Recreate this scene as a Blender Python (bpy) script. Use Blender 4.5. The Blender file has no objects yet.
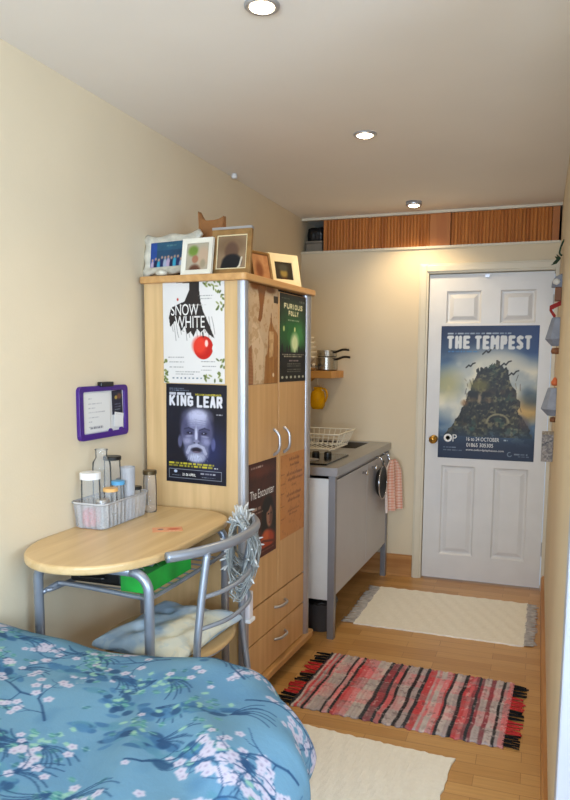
import bpy, bmesh, math, random
import numpy as np
from mathutils import Vector, Matrix
random.seed(7)
PI = math.pi
scene = bpy.context.scene
COL = scene.collection

# ------------------------------------------------------------------ materials
def lin(c):
    return tuple((x / 12.92 if x <= .04045 else ((x + .055) / 1.055) ** 2.4) for x in c)

def mat(name, c, rough=.5, metal=0., spec=.5, var=.06, vscale=6., bump=0., bscale=60., stretch=(1, 1, 1), sheen=0.):
    """principled material; c is sRGB; a soft noise varies it and may bump it"""
    m = bpy.data.materials.new(name); m.use_nodes = True
    nt = m.node_tree; b = nt.nodes['Principled BSDF']
    b.inputs['Roughness'].default_value = rough; b.inputs['Metallic'].default_value = metal
    b.inputs['Specular IOR Level'].default_value = spec
    if sheen: b.inputs['Sheen Weight'].default_value = sheen
    tc = nt.nodes.new('ShaderNodeTexCoord'); mp = nt.nodes.new('ShaderNodeMapping')
    mp.inputs['Scale'].default_value = stretch
    nt.links.new(tc.outputs['Object'], mp.inputs['Vector'])
    n = nt.nodes.new('ShaderNodeTexNoise'); n.inputs['Scale'].default_value = vscale; n.inputs['Detail'].default_value = 4
    nt.links.new(mp.outputs[0], n.inputs['Vector'])
    r = nt.nodes.new('ShaderNodeValToRGB')
    a = lin(tuple(max(0, x * (1 - var)) for x in c)); z = lin(tuple(min(1, x * (1 + var)) for x in c))
    r.color_ramp.elements[0].color = (*a, 1); r.color_ramp.elements[1].color = (*z, 1)
    r.color_ramp.elements[0].position = .3; r.color_ramp.elements[1].position = .7
    nt.links.new(n.outputs[0], r.inputs[0]); nt.links.new(r.outputs[0], b.inputs['Base Color'])
    if bump:
        n2 = nt.nodes.new('ShaderNodeTexNoise'); n2.inputs['Scale'].default_value = bscale
        nt.links.new(mp.outputs[0], n2.inputs['Vector'])
        bp = nt.nodes.new('ShaderNodeBump'); bp.inputs['Strength'].default_value = bump; bp.inputs['Distance'].default_value = .01
        nt.links.new(n2.outputs[0], bp.inputs['Height']); nt.links.new(bp.outputs[0], b.inputs['Normal'])
    return m

def wood(name, c1, c2, axis='Z', scale=7., rough=.4, spec=.4):
    st = {'X': (.06, 1, 1), 'Y': (1, .06, 1), 'Z': (1, 1, .06)}[axis]
    m = mat(name, c1, rough, 0, spec, 0, 1, 0, 1, st)
    nt = m.node_tree
    n = [x for x in nt.nodes if x.type == 'TEX_NOISE'][0]; n.inputs['Scale'].default_value = scale * 5
    n.inputs['Detail'].default_value = 6; n.inputs['Distortion'].default_value = .4
    r = [x for x in nt.nodes if x.type == 'VALTORGB'][0]
    r.color_ramp.elements[0].color = (*lin(c1), 1); r.color_ramp.elements[1].color = (*lin(c2), 1)
    r.color_ramp.elements[0].position = .35; r.color_ramp.elements[1].position = .65
    return m

def print_mat(name, rough=.45, bumpy=0.):
    m = bpy.data.materials.new(name); m.use_nodes = True
    nt = m.node_tree; b = nt.nodes['Principled BSDF']; b.inputs['Roughness'].default_value = rough
    b.inputs['Specular IOR Level'].default_value = .35
    a = nt.nodes.new('ShaderNodeVertexColor'); a.layer_name = 'Col'
    nt.links.new(a.outputs[0], b.inputs['Base Color'])
    if bumpy:
        n2 = nt.nodes.new('ShaderNodeTexNoise'); n2.inputs['Scale'].default_value = 90
        bp = nt.nodes.new('ShaderNodeBump'); bp.inputs['Strength'].default_value = bumpy; bp.inputs['Distance'].default_value = .004
        tc = nt.nodes.new('ShaderNodeTexCoord'); nt.links.new(tc.outputs['Object'], n2.inputs['Vector'])
        nt.links.new(n2.outputs[0], bp.inputs['Height']); nt.links.new(bp.outputs[0], b.inputs['Normal'])
    return m

def clear(name, tint, body=.12, rough=.05, ior=1.18):
    """thin clear glass or plastic: see-through with a little body colour and reflections"""
    m = bpy.data.materials.new(name); m.use_nodes = True
    nt = m.node_tree; nt.nodes.clear()
    o = nt.nodes.new('ShaderNodeOutputMaterial'); t = nt.nodes.new('ShaderNodeBsdfTransparent')
    d = nt.nodes.new('ShaderNodeBsdfDiffuse'); g = nt.nodes.new('ShaderNodeBsdfGlossy')
    f = nt.nodes.new('ShaderNodeFresnel'); f.inputs['IOR'].default_value = ior
    m1 = nt.nodes.new('ShaderNodeMixShader'); m2 = nt.nodes.new('ShaderNodeMixShader')
    t.inputs[0].default_value = (*lin(tuple(min(1, .97 + .03 * x) if min(tint) > .5 else x for x in tint)), 1); d.inputs[0].default_value = (*lin(tint), 1)
    g.inputs['Roughness'].default_value = rough
    n = nt.nodes.new('ShaderNodeTexNoise'); n.inputs['Scale'].default_value = 30
    mr = nt.nodes.new('ShaderNodeMapRange'); mr.inputs['To Min'].default_value = body * .6; mr.inputs['To Max'].default_value = body * 1.4
    nt.links.new(n.outputs[0], mr.inputs[0]); nt.links.new(mr.outputs[0], m1.inputs[0])
    nt.links.new(t.outputs[0], m1.inputs[1]); nt.links.new(d.outputs[0], m1.inputs[2])
    nt.links.new(f.outputs[0], m2.inputs[0]); nt.links.new(m1.outputs[0], m2.inputs[1]); nt.links.new(g.outputs[0], m2.inputs[2])
    nt.links.new(m2.outputs[0], o.inputs[0])
    return m

def emit(name, c, s):
    m = bpy.data.materials.new(name); m.use_nodes = True
    nt = m.node_tree; nt.nodes.clear()
    o = nt.nodes.new('ShaderNodeOutputMaterial'); e = nt.nodes.new('ShaderNodeEmission')
    e.inputs[0].default_value = (*c, 1); e.inputs[1].default_value = s
    nt.links.new(e.outputs[0], o.inputs[0])
    return m

M = {}
M['wall'] = mat('cream_wall_paint', (.87, .81, .70), .75, spec=.2, var=.015, vscale=2, bump=.05, bscale=120)
M['ceil'] = mat('ceiling_paint', (.93, .905, .87), .85, spec=.1, var=.012, vscale=1.5)
M['white'] = mat('white_gloss_paint', (.86, .86, .86), .35, var=.015)
M['jamb'] = mat('pale_blue_grey_paint', (.70, .73, .79), .45, var=.015)
M['trimwhite'] = mat('white_trim_paint', (.85, .815, .73), .4, var=.015)
M['pine'] = wood('pine_skirting', (.66, .45, .25), (.76, .56, .34), 'X', 5)
M['pineY'] = wood('pine_skirting_long', (.66, .45, .25), (.76, .56, .34), 'Y', 5)
M['birch'] = wood('pale_birch_laminate', (.78, .65, .46), (.84, .71, .52), 'Z', 6)
M['beech'] = wood('beech_door_laminate', (.79, .61, .40), (.84, .67, .46), 'Z', 6)
M['beechY'] = wood('beech_edge_laminate', (.74, .56, .35), (.81, .63, .41), 'Y', 6)
M['tabletop'] = wood('birch_table_laminate', (.80, .67, .47), (.86, .74, .55), 'Y', 5, .3)
M['ply'] = wood('plywood_seat', (.74, .60, .40), (.82, .68, .48), 'Y', 5, .4)
M['reed'] = wood('orange_pine_slats', (.66, .38, .15), (.78, .49, .22), 'Z', 9, .5)
M['reedplain'] = wood('orange_pine_board', (.68, .40, .17), (.74, .46, .21), 'Z', 5, .5)
M['shelfwood'] = wood('shelf_pine', (.72, .50, .24), (.80, .58, .30), 'X', 5)
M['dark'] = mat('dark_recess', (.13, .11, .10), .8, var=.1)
M['silver'] = mat('satin_silver', (.72, .73, .76), .32, .75, var=.03)
M['chrome'] = mat('chrome', (.85, .85, .86), .12, 1., var=.02)
M['greymetal'] = mat('grey_painted_tube', (.60, .63, .68), .35, .55, var=.03)
M['steel'] = mat('brushed_steel', (.68, .68, .69), .34, .8, var=.04, vscale=20, stretch=(1, .08, 1))
M['kitchendoor'] = mat('grey_white_door', (.74, .74, .76), .35, var=.01)
M['kitchenleg'] = mat('grey_steel_leg', (.55, .55, .57), .4, .4, var=.03)
M['black'] = mat('black_plastic', (.06, .06, .065), .35, var=.1)
M['hobglass'] = mat('black_glass', (.05, .045, .045), .12, var=.05)
M['brass'] = mat('brass', (.78, .62, .32), .25, .9, var=.05)
M['goldframe'] = mat('bronze_gold_frame', (.60, .46, .28), .4, .45, var=.12, vscale=20)
M['cream'] = mat('cream_frame', (.90, .83, .66), .45, var=.03)
M['ornate'] = mat('silvery_white_frame', (.78, .76, .70), .45, .15, var=.10, vscale=30, bump=.3)
M['whiteframe'] = mat('white_frame', (.88, .86, .80), .4, var=.02)
M['darkframe'] = mat('dark_gold_frame', (.42, .33, .18), .4, .4, var=.1)
M['rug'] = mat('cream_cotton_weave', (.97, .955, .91), .95, spec=.1, var=.012, vscale=60, bump=.35, bscale=260)
M['rugtassel'] = mat('grey_white_tassel', (.74, .72, .70), .95, spec=.1, var=.12, vscale=30)
M['redrag'] = mat('red_rag', (.74, .22, .22), .95, spec=.1, var=.15, vscale=30)
M['blackrag'] = mat('black_rag', (.12, .12, .13), .95, spec=.1, var=.2, vscale=30)
M['purple'] = mat('purple_plastic', (.26, .10, .48), .35, var=.05)
M['board'] = mat('whiteboard_surface', (.86, .86, .86), .3, var=.015)
M['paper'] = mat('white_paper', (.90, .90, .88), .7, var=.02)
M['green'] = mat('green_card', (.13, .62, .22), .45, var=.12, vscale=14)
M['tissue'] = mat('white_tissue', (.86, .87, .90), .9, var=.03)
M['clearplastic'] = clear('clear_basket_plastic', (.97, .98, 1.), .30, .15)
M['glass'] = clear('clear_jar_glass', (.95, .97, .98), .10, .03)
M['frost'] = clear('frosted_tumbler_plastic', (.86, .87, .90), .55, .3)
M['yellow'] = clear('yellow_plastic', (.93, .70, .08), .72, .1)
M['whitelid'] = mat('white_lid', (.93, .93, .93), .4, var=.01)
M['blacklid'] = mat('black_lid', (.09, .08, .08), .35, var=.1)
M['bluelid'] = mat('blue_lid', (.33, .62, .80), .4, var=.05)
M['orangelid'] = mat('orange_lid', (.90, .70, .42), .4, var=.05)
M['silverlid'] = mat('silver_lid', (.80, .80, .80), .25, .8, var=.03)
M['brownlid'] = mat('dark_brass_lid', (.36, .30, .20), .35, .6, var=.1)
M['beads'] = mat('red_mixed_sweets', (.55, .15, .20), .5, var=.8, vscale=120)
M['bin'] = mat('dark_grey_bin', (.24, .24, .25), .5, var=.06)
M['bag'] = mat('black_bin_bag', (.07, .07, .08), .35, var=.2, vscale=30, bump=.6)
M['china'] = mat('white_china', (.88, .85, .78), .25, var=.02)
M['pansteel'] = mat('pan_steel', (.70, .69, .66), .25, .85, var=.04)
M['panblack'] = mat('non_stick_black', (.13, .12, .11), .35, .2, var=.1)
M['whitewire'] = mat('white_coated_wire', (.90, .88, .82), .4, var=.02)
M['sink'] = mat('sink_steel', (.34, .33, .31), .35, .7, var=.06)
M['bulb'] = emit('lamp_glow', (1., .82, .55), 28)
M['fairy'] = mat('clear_wire_plastic', (.62, .64, .64), .35, var=.12, vscale=40)
M['fairybulb'] = mat('milky_bulb_plastic', (.80, .82, .83), .25, var=.04)
M['plug'] = mat('off_white_plug', (.84, .81, .82), .4, var=.03)
M['lantern'] = mat('grey_blue_felt', (.56, .59, .65), .9, spec=.1, var=.06, vscale=30)
M['lanternside'] = mat('pale_grey_felt', (.66, .68, .72), .9, spec=.1, var=.05, vscale=30)
M['bead'] = mat('brown_wood_bead', (.50, .32, .20), .6, var=.1)
M['orangebead'] = mat('orange_bead', (.80, .42, .24), .6, var=.08)
M['redribbon'] = mat('red_ribbon', (.62, .14, .12), .8, var=.08)
M['string'] = mat('pale_string', (.76, .66, .54), .9, var=.06)
M['leaf'] = mat('dark_green_felt', (.18, .26, .18), .9, var=.15)
M['brownbag'] = mat('brown_paper', (.56, .37, .20), .8, var=.12, vscale=14, bump=.4, bscale=20)
M['greybox'] = mat('grey_storage_box', (.50, .47, .42), .6, var=.05)
M['mattress'] = mat('mattress_ticking', (.82, .79, .72), .9, var=.03)
M['bedframe'] = wood('bed_pine', (.70, .52, .30), (.78, .60, .38), 'X', 5)
M['lettwhite'] = mat('white_ink', (.93, .93, .92), .5, var=.03, vscale=60)
M['lettgrey'] = mat('pale_grey_ink', (.80, .80, .82), .5, var=.10, vscale=90)
M['lettpaper'] = mat('paper_white_ink', (.87, .86, .85), .5, var=.02)
M['lettyellow'] = mat('yellow_ink', (.80, .74, .22), .5, var=.05, vscale=60)
M['lettcream'] = mat('cream_ink', (.88, .84, .68), .5, var=.05, vscale=60)
M['lettdark'] = mat('brown_ink', (.36, .20, .10), .6, var=.1, vscale=60)
M['print'] = print_mat('printed_paper', .42)
M['clothprint'] = print_mat('printed_cotton', .85, .25)
M['windowpane'] = clear('window_glass', (.95, .97, 1.), .02, .02)

# floor: short oak strips laid across the room
def floor_mat():
    m = bpy.data.materials.new('oak_strip_floor'); m.use_nodes = True
    nt = m.node_tree; b = nt.nodes['Principled BSDF']; b.inputs['Roughness'].default_value = .33
    tc = nt.nodes.new('ShaderNodeTexCoord')
    br = nt.nodes.new('ShaderNodeTexBrick'); br.offset = .37; br.offset_frequency = 2
    br.inputs['Scale'].default_value = 1; br.inputs['Brick Width'].default_value = .42; br.inputs['Row Height'].default_value = .068
    br.inputs['Mortar Size'].default_value = .0012; br.inputs['Mortar Smooth'].default_value = .3
    br.inputs['Color1'].default_value = (*lin((.76, .57, .33)), 1); br.inputs['Color2'].default_value = (*lin((.84, .66, .42)), 1)
    br.inputs['Mortar'].default_value = (*lin((.64, .46, .26)), 1)
    nt.links.new(tc.outputs['Object'], br.inputs['Vector'])
    mp = nt.nodes.new('ShaderNodeMapping'); mp.inputs['Scale'].default_value = (3, 45, 1)
    nt.links.new(tc.outputs['Object'], mp.inputs['Vector'])
    n = nt.nodes.new('ShaderNodeTexNoise'); n.inputs['Scale'].default_value = 2; n.inputs['Detail'].default_value = 6
    nt.links.new(mp.outputs[0], n.inputs['Vector'])
    r = nt.nodes.new('ShaderNodeValToRGB'); r.color_ramp.elements[0].color = (.72, .68, .62, 1); r.color_ramp.elements[1].color = (1.08, 1.06, 1.02, 1)
    nt.links.new(n.outputs[0], r.inputs[0])
    mx = nt.nodes.new('ShaderNodeMix'); mx.data_type = 'RGBA'; mx.blend_type = 'MULTIPLY'; mx.inputs[0].default_value = 1
    nt.links.new(br.outputs[0], mx.inputs[6]); nt.links.new(r.outputs[0], mx.inputs[7])
    nt.links.new(mx.outputs[2], b.inputs['Base Color'])
    return m
M['floor'] = floor_mat()

# ------------------------------------------------------------------ mesh helpers
def box(bm, x0, x1, y0, y1, z0, z1):
    v = [bm.verts.new(p) for p in ((x0, y0, z0), (x1, y0, z0), (x1, y1, z0), (x0, y1, z0), (x0, y0, z1), (x1, y0, z1), (x1, y1, z1), (x0, y1, z1))]
    for f in ((0, 3, 2, 1), (4, 5, 6, 7), (0, 1, 5, 4), (1, 2, 6, 5), (2, 3, 7, 6), (3, 0, 4, 7)):
        bm.faces.new([v[i] for i in f])
    return v

def tube(bm, pts, r, seg=10, cap=True, closed=False, flat=1.):
    pts = [Vector(p) for p in pts]; n = len(pts)
    rs = r if isinstance(r, (list, tuple)) else [r] * n
    rings = []; up = None
    for i, p in enumerate(pts):
        a = pts[(i - 1) % n] if (closed or i > 0) else pts[i]; b = pts[(i + 1) % n] if (closed or i < n - 1) else pts[i]
        t = (b - a).normalized()
        if up is None:
            up = Vector((0, 0, 1)) if abs(t.z) < .9 else Vector((1, 0, 0))
        s = t.cross(up)
        if s.length < 1e-4: s = t.orthogonal()
        s.normalize(); up = s.cross(t).normalized()
        rings.append([bm.verts.new(p + (s * math.cos(2 * PI * k / seg) + up * math.sin(2 * PI * k / seg) * flat) * rs[i]) for k in range(seg)])
    for i in range(n if closed else n - 1):
        A, B = rings[i], rings[(i + 1) % n]
        for k in range(seg):
            bm.faces.new((A[k], A[(k + 1) % seg], B[(k + 1) % seg], B[k]))
    if cap and not closed:
        bm.faces.new(rings[0][::-1]); bm.faces.new(rings[-1])

def lathe(bm, prof, cx=0, cy=0, seg=28, a0=0, a1=2 * PI, axis='Z'):
    """prof: (radius, height) pairs from bottom to top"""
    full = abs(a1 - a0 - 2 * PI) < 1e-6
    n = seg if full else seg + 1
    rings = []
    for r, z in prof:
        ring = []
        for k in range(n):
            a = a0 + (a1 - a0) * k / seg
            p = (cx + r * math.cos(a), cy + r * math.sin(a), z)
            if axis == 'X': p = (z, cx + r * math.cos(a), cy + r * math.sin(a))
            if axis == 'Y': p = (cx + r * math.cos(a), z, cy - r * math.sin(a))
            ring.append(bm.verts.new(p))
        rings.append(ring)
    for A, B in zip(rings[:-1], rings[1:]):
        for k in range(seg):
            bm.faces.new((A[k], A[(k + 1) % n], B[(k + 1) % n], B[k]))
    if prof[0][0] > 1e-5 and full: bm.faces.new(rings[0][::-1])
    if prof[-1][0] > 1e-5 and full: bm.faces.new(rings[-1])
    return rings

def prism(bm, pts, z0, z1):
    lo = [bm.verts.new((x, y, z0)) for x, y in pts]; hi = [bm.verts.new((x, y, z1)) for x, y in pts]
    n = len(pts)
    bm.faces.new(lo[::-1]); bm.faces.new(hi)
    for k in range(n): bm.faces.new((lo[k], lo[(k + 1) % n], hi[(k + 1) % n], hi[k]))

def plate(bm, pts, y0, y1):
    """prism of an outline in x,z between two y"""
    lo = [bm.verts.new((x, y0, z)) for x, z in pts]; hi = [bm.verts.new((x, y1, z)) for x, z in pts]
    n = len(pts)
    bm.faces.new(lo); bm.faces.new(hi[::-1])
    for k in range(n): bm.faces.new((lo[k], hi[k], hi[(k + 1) % n], lo[(k + 1) % n]))

def frame_bm(bm, x0, x1, z0, z1, w, y0, y1):
    """picture-frame ring with mitred corners in the x,z plane, front at y0"""
    O = [(x0, z0), (x1, z0), (x1, z1), (x0, z1)]; I = [(x0 + w, z0 + w), (x1 - w, z0 + w), (x1 - w, z1 - w), (x0 + w, z1 - w)]
    of = [bm.verts.new((x, y0, z)) for x, z in O]; inf = [bm.verts.new((x, y0 + (y1 - y0) * .25, z)) for x, z in I]
    ob = [bm.verts.new((x, y1, z)) for x, z in O]; ib = [bm.verts.new((x, y1, z)) for x, z in I]
    for k in range(4):
        j = (k + 1) % 4
        bm.faces.new((of[k], of[j], inf[j], inf[k])); bm.faces.new((ob[k], ob[j], of[j], of[k]))
        bm.faces.new((inf[k], inf[j], ib[j], ib[k])); bm.faces.new((ob[j], ob[k], ib[k], ib[j]))

def obj(name, bm, m, parent=None, smooth=False, bevel=0., seg=2, loc=None, rot=None, subsurf=0):
    if isinstance(bm, bpy.types.Mesh): me = bm
    else:
        bmesh.ops.recalc_face_normals(bm, faces=bm.faces[:])
        me = bpy.data.meshes.new(name); bm.to_mesh(me); bm.free()
    if smooth:
        for p in me.polygons: p.use_smooth = True
    if m is not None: me.materials.append(M[m] if isinstance(m, str) else m)
    o = bpy.data.objects.new(name, me); COL.objects.link(o)
    if parent is not None: o.parent = parent
    if loc is not None: o.location = loc
    if rot is not None: o.rotation_euler = rot
    if bevel:
        b = o.modifiers.new('bevel', 'BEVEL'); b.width = bevel; b.segments = seg; b.limit_method = 'ANGLE'; b.angle_limit = .6
    if subsurf:
        s = o.modifiers.new('subd', 'SUBSURF'); s.levels = subsurf; s.render_levels = subsurf
    if smooth and not subsurf:
        pass
    return o

def tag(o, label, cat, group=None):
    o['label'] = label; o['category'] = cat
    if group: o['group'] = group
    return o

def thing(name, label, cat, loc=(0, 0, 0), rot=0., group=None):
    o = bpy.data.objects.new(name, None); COL.objects.link(o); o.empty_display_size = .05
    o.location = loc; o.rotation_euler = (0, 0, rot) if not isinstance(rot, tuple) else rot
    return tag(o, label, cat, group)

def struct(name, bm, m, parent=None, **k):
    o = obj(name, bm, m, parent, **k)
    if parent is None: o['kind'] = 'structure'
    return o

def NB(*boxes):
    bm = bmesh.new()
    for b in boxes: box(bm, *b)
    return bm

class Local:
    """a frame turned about z: a to its right, b away from the camera"""
    def __init__(s, ox, oy, yaw):
        s.yaw = yaw; c, q = math.cos(yaw), math.sin(yaw); s.o = (ox, oy); s.A = (c, -q); s.B = (q, c)
    def w(s, a, b, z): return (s.o[0] + s.A[0] * a + s.B[0] * b, s.o[1] + s.A[1] * a + s.B[1] * b, z)

def arc(cx, cy, r, a0, a1, n):
    return [(cx + r * math.cos(a0 + (a1 - a0) * i / n), cy + r * math.sin(a0 + (a1 - a0) * i / n)) for i in range(n + 1)]

def smoothpath(pts, n=8):
    P = [Vector(p) for p in pts]; out = []
    for i in range(len(P) - 1):
        p0 = P[max(i - 1, 0)]; p1 = P[i]; p2 = P[i + 1]; p3 = P[min(i + 2, len(P) - 1)]
        for k in range(n):
            t = k / n
            out.append(.5 * ((2 * p1) + (p2 - p0) * t + (2 * p0 - 5 * p1 + 4 * p2 - p3) * t * t + (3 * p1 - p0 - 3 * p2 + p3) * t ** 3))
    out.append(P[-1]); return out

# ------------------------------------------------------------------ printed pictures (painted into a colour array)
class Pic:
    """x runs 0..1 to the right, y downwards in the same unit"""
    def __init__(s, w, asp, bg):
        s.w = w; s.h = int(round(w * asp)); s.asp = asp
        s.a = np.ones((s.h, s.w, 3)) * np.array(bg)
        s.X, s.Y = np.meshgrid((np.arange(s.w) + .5) / s.w, (np.arange(s.h) + .5) / s.w)
        s.rng = np.random.RandomState(3)
    def win(s, x0, x1, y0, y1):
        i0 = max(0, int(y0 * s.w) - 1); i1 = min(s.h, int(y1 * s.w) + 2); j0 = max(0, int(x0 * s.w) - 1); j1 = min(s.w, int(x1 * s.w) + 2)
        return (slice(i0, max(i0, i1)), slice(j0, max(j0, j1)))
    def mix(s, W, m, col):
        m = np.clip(m, 0, 1)[..., None]; s.a[W] = s.a[W] * (1 - m) + np.array(col) * m
    def disc(s, x, y, rx, ry=None, col=(0, 0, 0), soft=0., rot=0., al=1.):
        ry = ry or rx; R = max(rx, ry) * (1 + soft) + 2 / s.w
        W = s.win(x - R, x + R, y - R, y + R); dx = s.X[W] - x; dy = s.Y[W] - y
        c, q = math.cos(rot), math.sin(rot); u = (dx * c + dy * q) / rx; v = (-dx * q + dy * c) / ry
        d = np.sqrt(u * u + v * v); e = max(soft, 1. / (s.w * min(rx, ry)))
        s.mix(W, al * np.clip((1 + e / 2 - d) / e, 0, 1), col)
    def poly(s, pts, col, al=1.):
        xs = [p[0] for p in pts]; ys = [p[1] for p in pts]
        W = s.win(min(xs), max(xs), min(ys), max(ys)); X = s.X[W]; Y = s.Y[W]; ins = np.zeros(X.shape, bool)
        n = len(pts)
        for i in range(n):
            (x1, y1), (x2, y2) = pts[i], pts[(i + 1) % n]
            if y1 == y2: continue
            c = (Y < y1) != (Y < y2)
            ins ^= c & (X < (x2 - x1) * (Y - y1) / (y2 - y1) + x1)
        s.mix(W, ins * al, col)
    def line(s, pts, wd, col, al=1.):
        for (x1, y1), (x2, y2) in zip(pts[:-1], pts[1:]):
            R = wd + 2 / s.w
            W = s.win(min(x1, x2) - R, max(x1, x2) + R, min(y1, y2) - R, max(y1, y2) + R)
            X = s.X[W]; Y = s.Y[W]; dx, dy = x2 - x1, y2 - y1; L = dx * dx + dy * dy + 1e-12
            t = np.clip(((X - x1) * dx + (Y - y1) * dy) / L, 0, 1)
            d = np.hypot(X - x1 - t * dx, Y - y1 - t * dy)
            s.mix(W, al * np.clip((wd / 2 - d) * s.w + .5, 0, 1), col)
    def rect(s, x0, x1, y0, y1, col, al=1.):
        W = s.win(x0, x1, y0, y1); X = s.X[W]; Y = s.Y[W]
        s.mix(W, al * ((X >= x0) & (X < x1) & (Y >= y0) & (Y < y1)), col)
    def noise(s, n, seed=0, octaves=3):
        r = np.random.RandomState(seed); out = np.zeros((s.h, s.w)); amp = 1.; tot = 0
        for o in range(octaves):
            k = n * 2 ** o; g = r.rand(int(k * s.asp) + 3, k + 3)
            fx = s.X * k; fy = s.Y * k; ix = fx.astype(int); iy = fy.astype(int); tx = fx - ix; ty = fy - iy
            tx = tx * tx * (3 - 2 * tx); ty = ty * ty * (3 - 2 * ty)
            iy = np.clip(iy, 0, g.shape[0] - 2); ix = np.clip(ix, 0, g.shape[1] - 2)
            v = (g[iy, ix] * (1 - tx) + g[iy, ix + 1] * tx) * (1 - ty) + (g[iy + 1, ix] * (1 - tx) + g[iy + 1, ix + 1] * tx) * ty
            out += amp * v; tot += amp; amp *= .5
        return out / tot
    def all(s, m, col): s.mix((slice(None), slice(None)), m, col)
    def words(s, x0, x1, y, hh, col, al=1., seed=1):
        """a line of print too small to read"""
        r = random.Random(seed); x = x0
        while x < x1:
            w = r.uniform(1.2, 4.) * hh; s.rect(x, min(x + w, x1), y, y + hh, col, al * r.uniform(.55, 1)); x += w + hh * .7

GLYPH = {'T': [[(0, 0), (1, 0)], [(.5, 0), (.5, 1)]], 'H': [[(0, 0), (0, 1)], [(1, 0), (1, 1)], [(0, .5), (1, .5)]], 'E': [[(0, 0), (0, 1)], [(0, 0), (1, 0)], [(0, .5), (.85, .5)], [(0, 1), (1, 1)]],
         'M': [[(0, 1), (0, 0), (.5, .55), (1, 0), (1, 1)]], 'P': [[(0, 1), (0, 0), (.9, .02), (1, .28), (.9, .54), (0, .56)]], 'S': [[(1, .06), (.5, 0), (.06, .1), (.06, .36), (.5, .5), (.94, .64), (.94, .9), (.5, 1), (0, .94)]],
         'K': [[(0, 0), (0, 1)], [(1, 0), (.1, .55)], [(.3, .42), (1, 1)]], 'I': [[(.5, 0), (.5, 1)]], 'N': [[(0, 1), (0, 0), (1, 1), (1, 0)]], 'G': [[(1, .12), (.6, 0), (.1, .08), (0, .5), (.1, .92), (.6, 1), (1, .9), (1, .55), (.6, .55)]],
         'L': [[(0, 0), (0, 1), (1, 1)]], 'A': [[(0, 1), (.42, 0), (.58, 0), (1, 1)], [(.2, .66), (.8, .66)]], 'R': [[(0, 1), (0, 0), (.9, .02), (1, .26), (.9, .5), (0, .52)], [(.5, .52), (1, 1)]],
         'F': [[(0, 1), (0, 0), (1, 0)], [(0, .5), (.8, .5)]], 'U': [[(0, 0), (0, .85), (.3, 1), (.7, 1), (1, .85), (1, 0)]], 'O': [[(.5, 0), (.08, .12), (0, .5), (.08, .88), (.5, 1), (.92, .88), (1, .5), (.92, .12), (.5, 0)]], 'Y': [[(0, 0), (.5, .5), (1, 0)], [(.5, .5), (.5, 1)]],
         'W': [[(0, 0), (.25, 1), (.5, .3), (.75, 1), (1, 0)]]}
def block(p, text, x0, x1, y0, y1, wd, col, gap=.35):
    """heavy condensed capitals filling the box"""
    ws = [.45 if c == 'I' else (1.55 if c in 'MW' else 1.) for c in text]; n = len(text)
    u = (x1 - x0 - n * wd - (n - 1) * gap * wd) / sum(ws); x = x0
    for c, w_ in zip(text, ws):
        for st in GLYPH[c]:
            p.line([(x + wd / 2 + a * w_ * u, y0 + wd / 2 + b * (y1 - y0 - wd)) for a, b in st], wd, col)
        x += w_ * u + wd * (1 + gap)

def grid_mesh(name, P, C):
    h, w = P.shape[:2]; me = bpy.data.meshes.new(name)
    me.vertices.add(h * w); me.vertices.foreach_set('co', P.reshape(-1).astype(np.float32))
    idx = np.arange(h * w).reshape(h, w)
    q = np.stack([idx[1:, :-1], idx[1:, 1:], idx[:-1, 1:], idx[:-1, :-1]], -1).reshape(-1, 4)
    me.loops.add(q.size); me.loops.foreach_set('vertex_index', q.reshape(-1).astype(np.int32))
    me.polygons.add(len(q)); me.polygons.foreach_set('loop_start', (np.arange(len(q)) * 4).astype(np.int32))
    me.polygons.foreach_set('loop_total', np.full(len(q), 4, np.int32)); me.update(calc_edges=True)
    c = np.clip(C, 0, 1); c = np.where(c <= .04045, c / 12.92, ((c + .055) / 1.055) ** 2.4)
    at = me.color_attributes.new('Col', 'FLOAT_COLOR', 'POINT')
    at.data.foreach_set('color', np.concatenate([c, np.ones((h, w, 1))], -1).reshape(-1).astype(np.float32))
    return me

def print_mesh(name, pic, W, H, curl=None):
    """sheet standing in x,z, front towards -y, lower left corner at the origin"""
    h, w = pic.h, pic.w; xs = np.linspace(0, W, w); zs = np.linspace(H, 0, h)
    X, Z = np.meshgrid(xs, zs); Yv = np.zeros_like(X)
    if curl is not None: Yv = curl(X / W, Z / H)
    return grid_mesh(name, np.stack([X, Yv, Z], -1), pic.a)

def sheet(name, pic, W, H, parent=None, loc=(0, 0, 0), rot=(0, 0, 0), m='print', th=.0008, curl=None):
    o = obj(name, print_mesh(name, pic, W, H, curl), m, parent, loc=loc, rot=rot)
    s = o.modifiers.new('paper', 'SOLIDIFY'); s.thickness = th; s.offset = -1
    return o

def lettering(name, body, x, z, w, h, m, parent, y=-.0007, bold=.0, spacing=1.):
    cu = bpy.data.curves.new(name, 'FONT'); cu.body = body; cu.offset = bold; cu.space_character = spacing; cu.extrude = 0
    tmp = bpy.data.objects.new(name, cu); COL.objects.link(tmp)
    dg = bpy.context.evaluated_depsgraph_get(); me = bpy.data.meshes.new_from_object(tmp.evaluated_get(dg))
    bpy.data.objects.remove(tmp); bpy.data.curves.remove(cu)
    n = len(me.vertices); co = np.zeros(n * 3, np.float32); me.vertices.foreach_get('co', co); co = co.reshape(-1, 3)
    lo = co.min(0); hi = co.max(0); sx = w / (hi[0] - lo[0]); sz = h / (hi[1] - lo[1])
    out = np.stack([x + (co[:, 0] - lo[0]) * sx, np.full(n, y), z + (co[:, 1] - lo[1]) * sz], -1)
    me.vertices.foreach_set('co', out.reshape(-1).astype(np.float32)); me.materials.clear(); me.update()
    return obj(name, me, m, parent)

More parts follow.
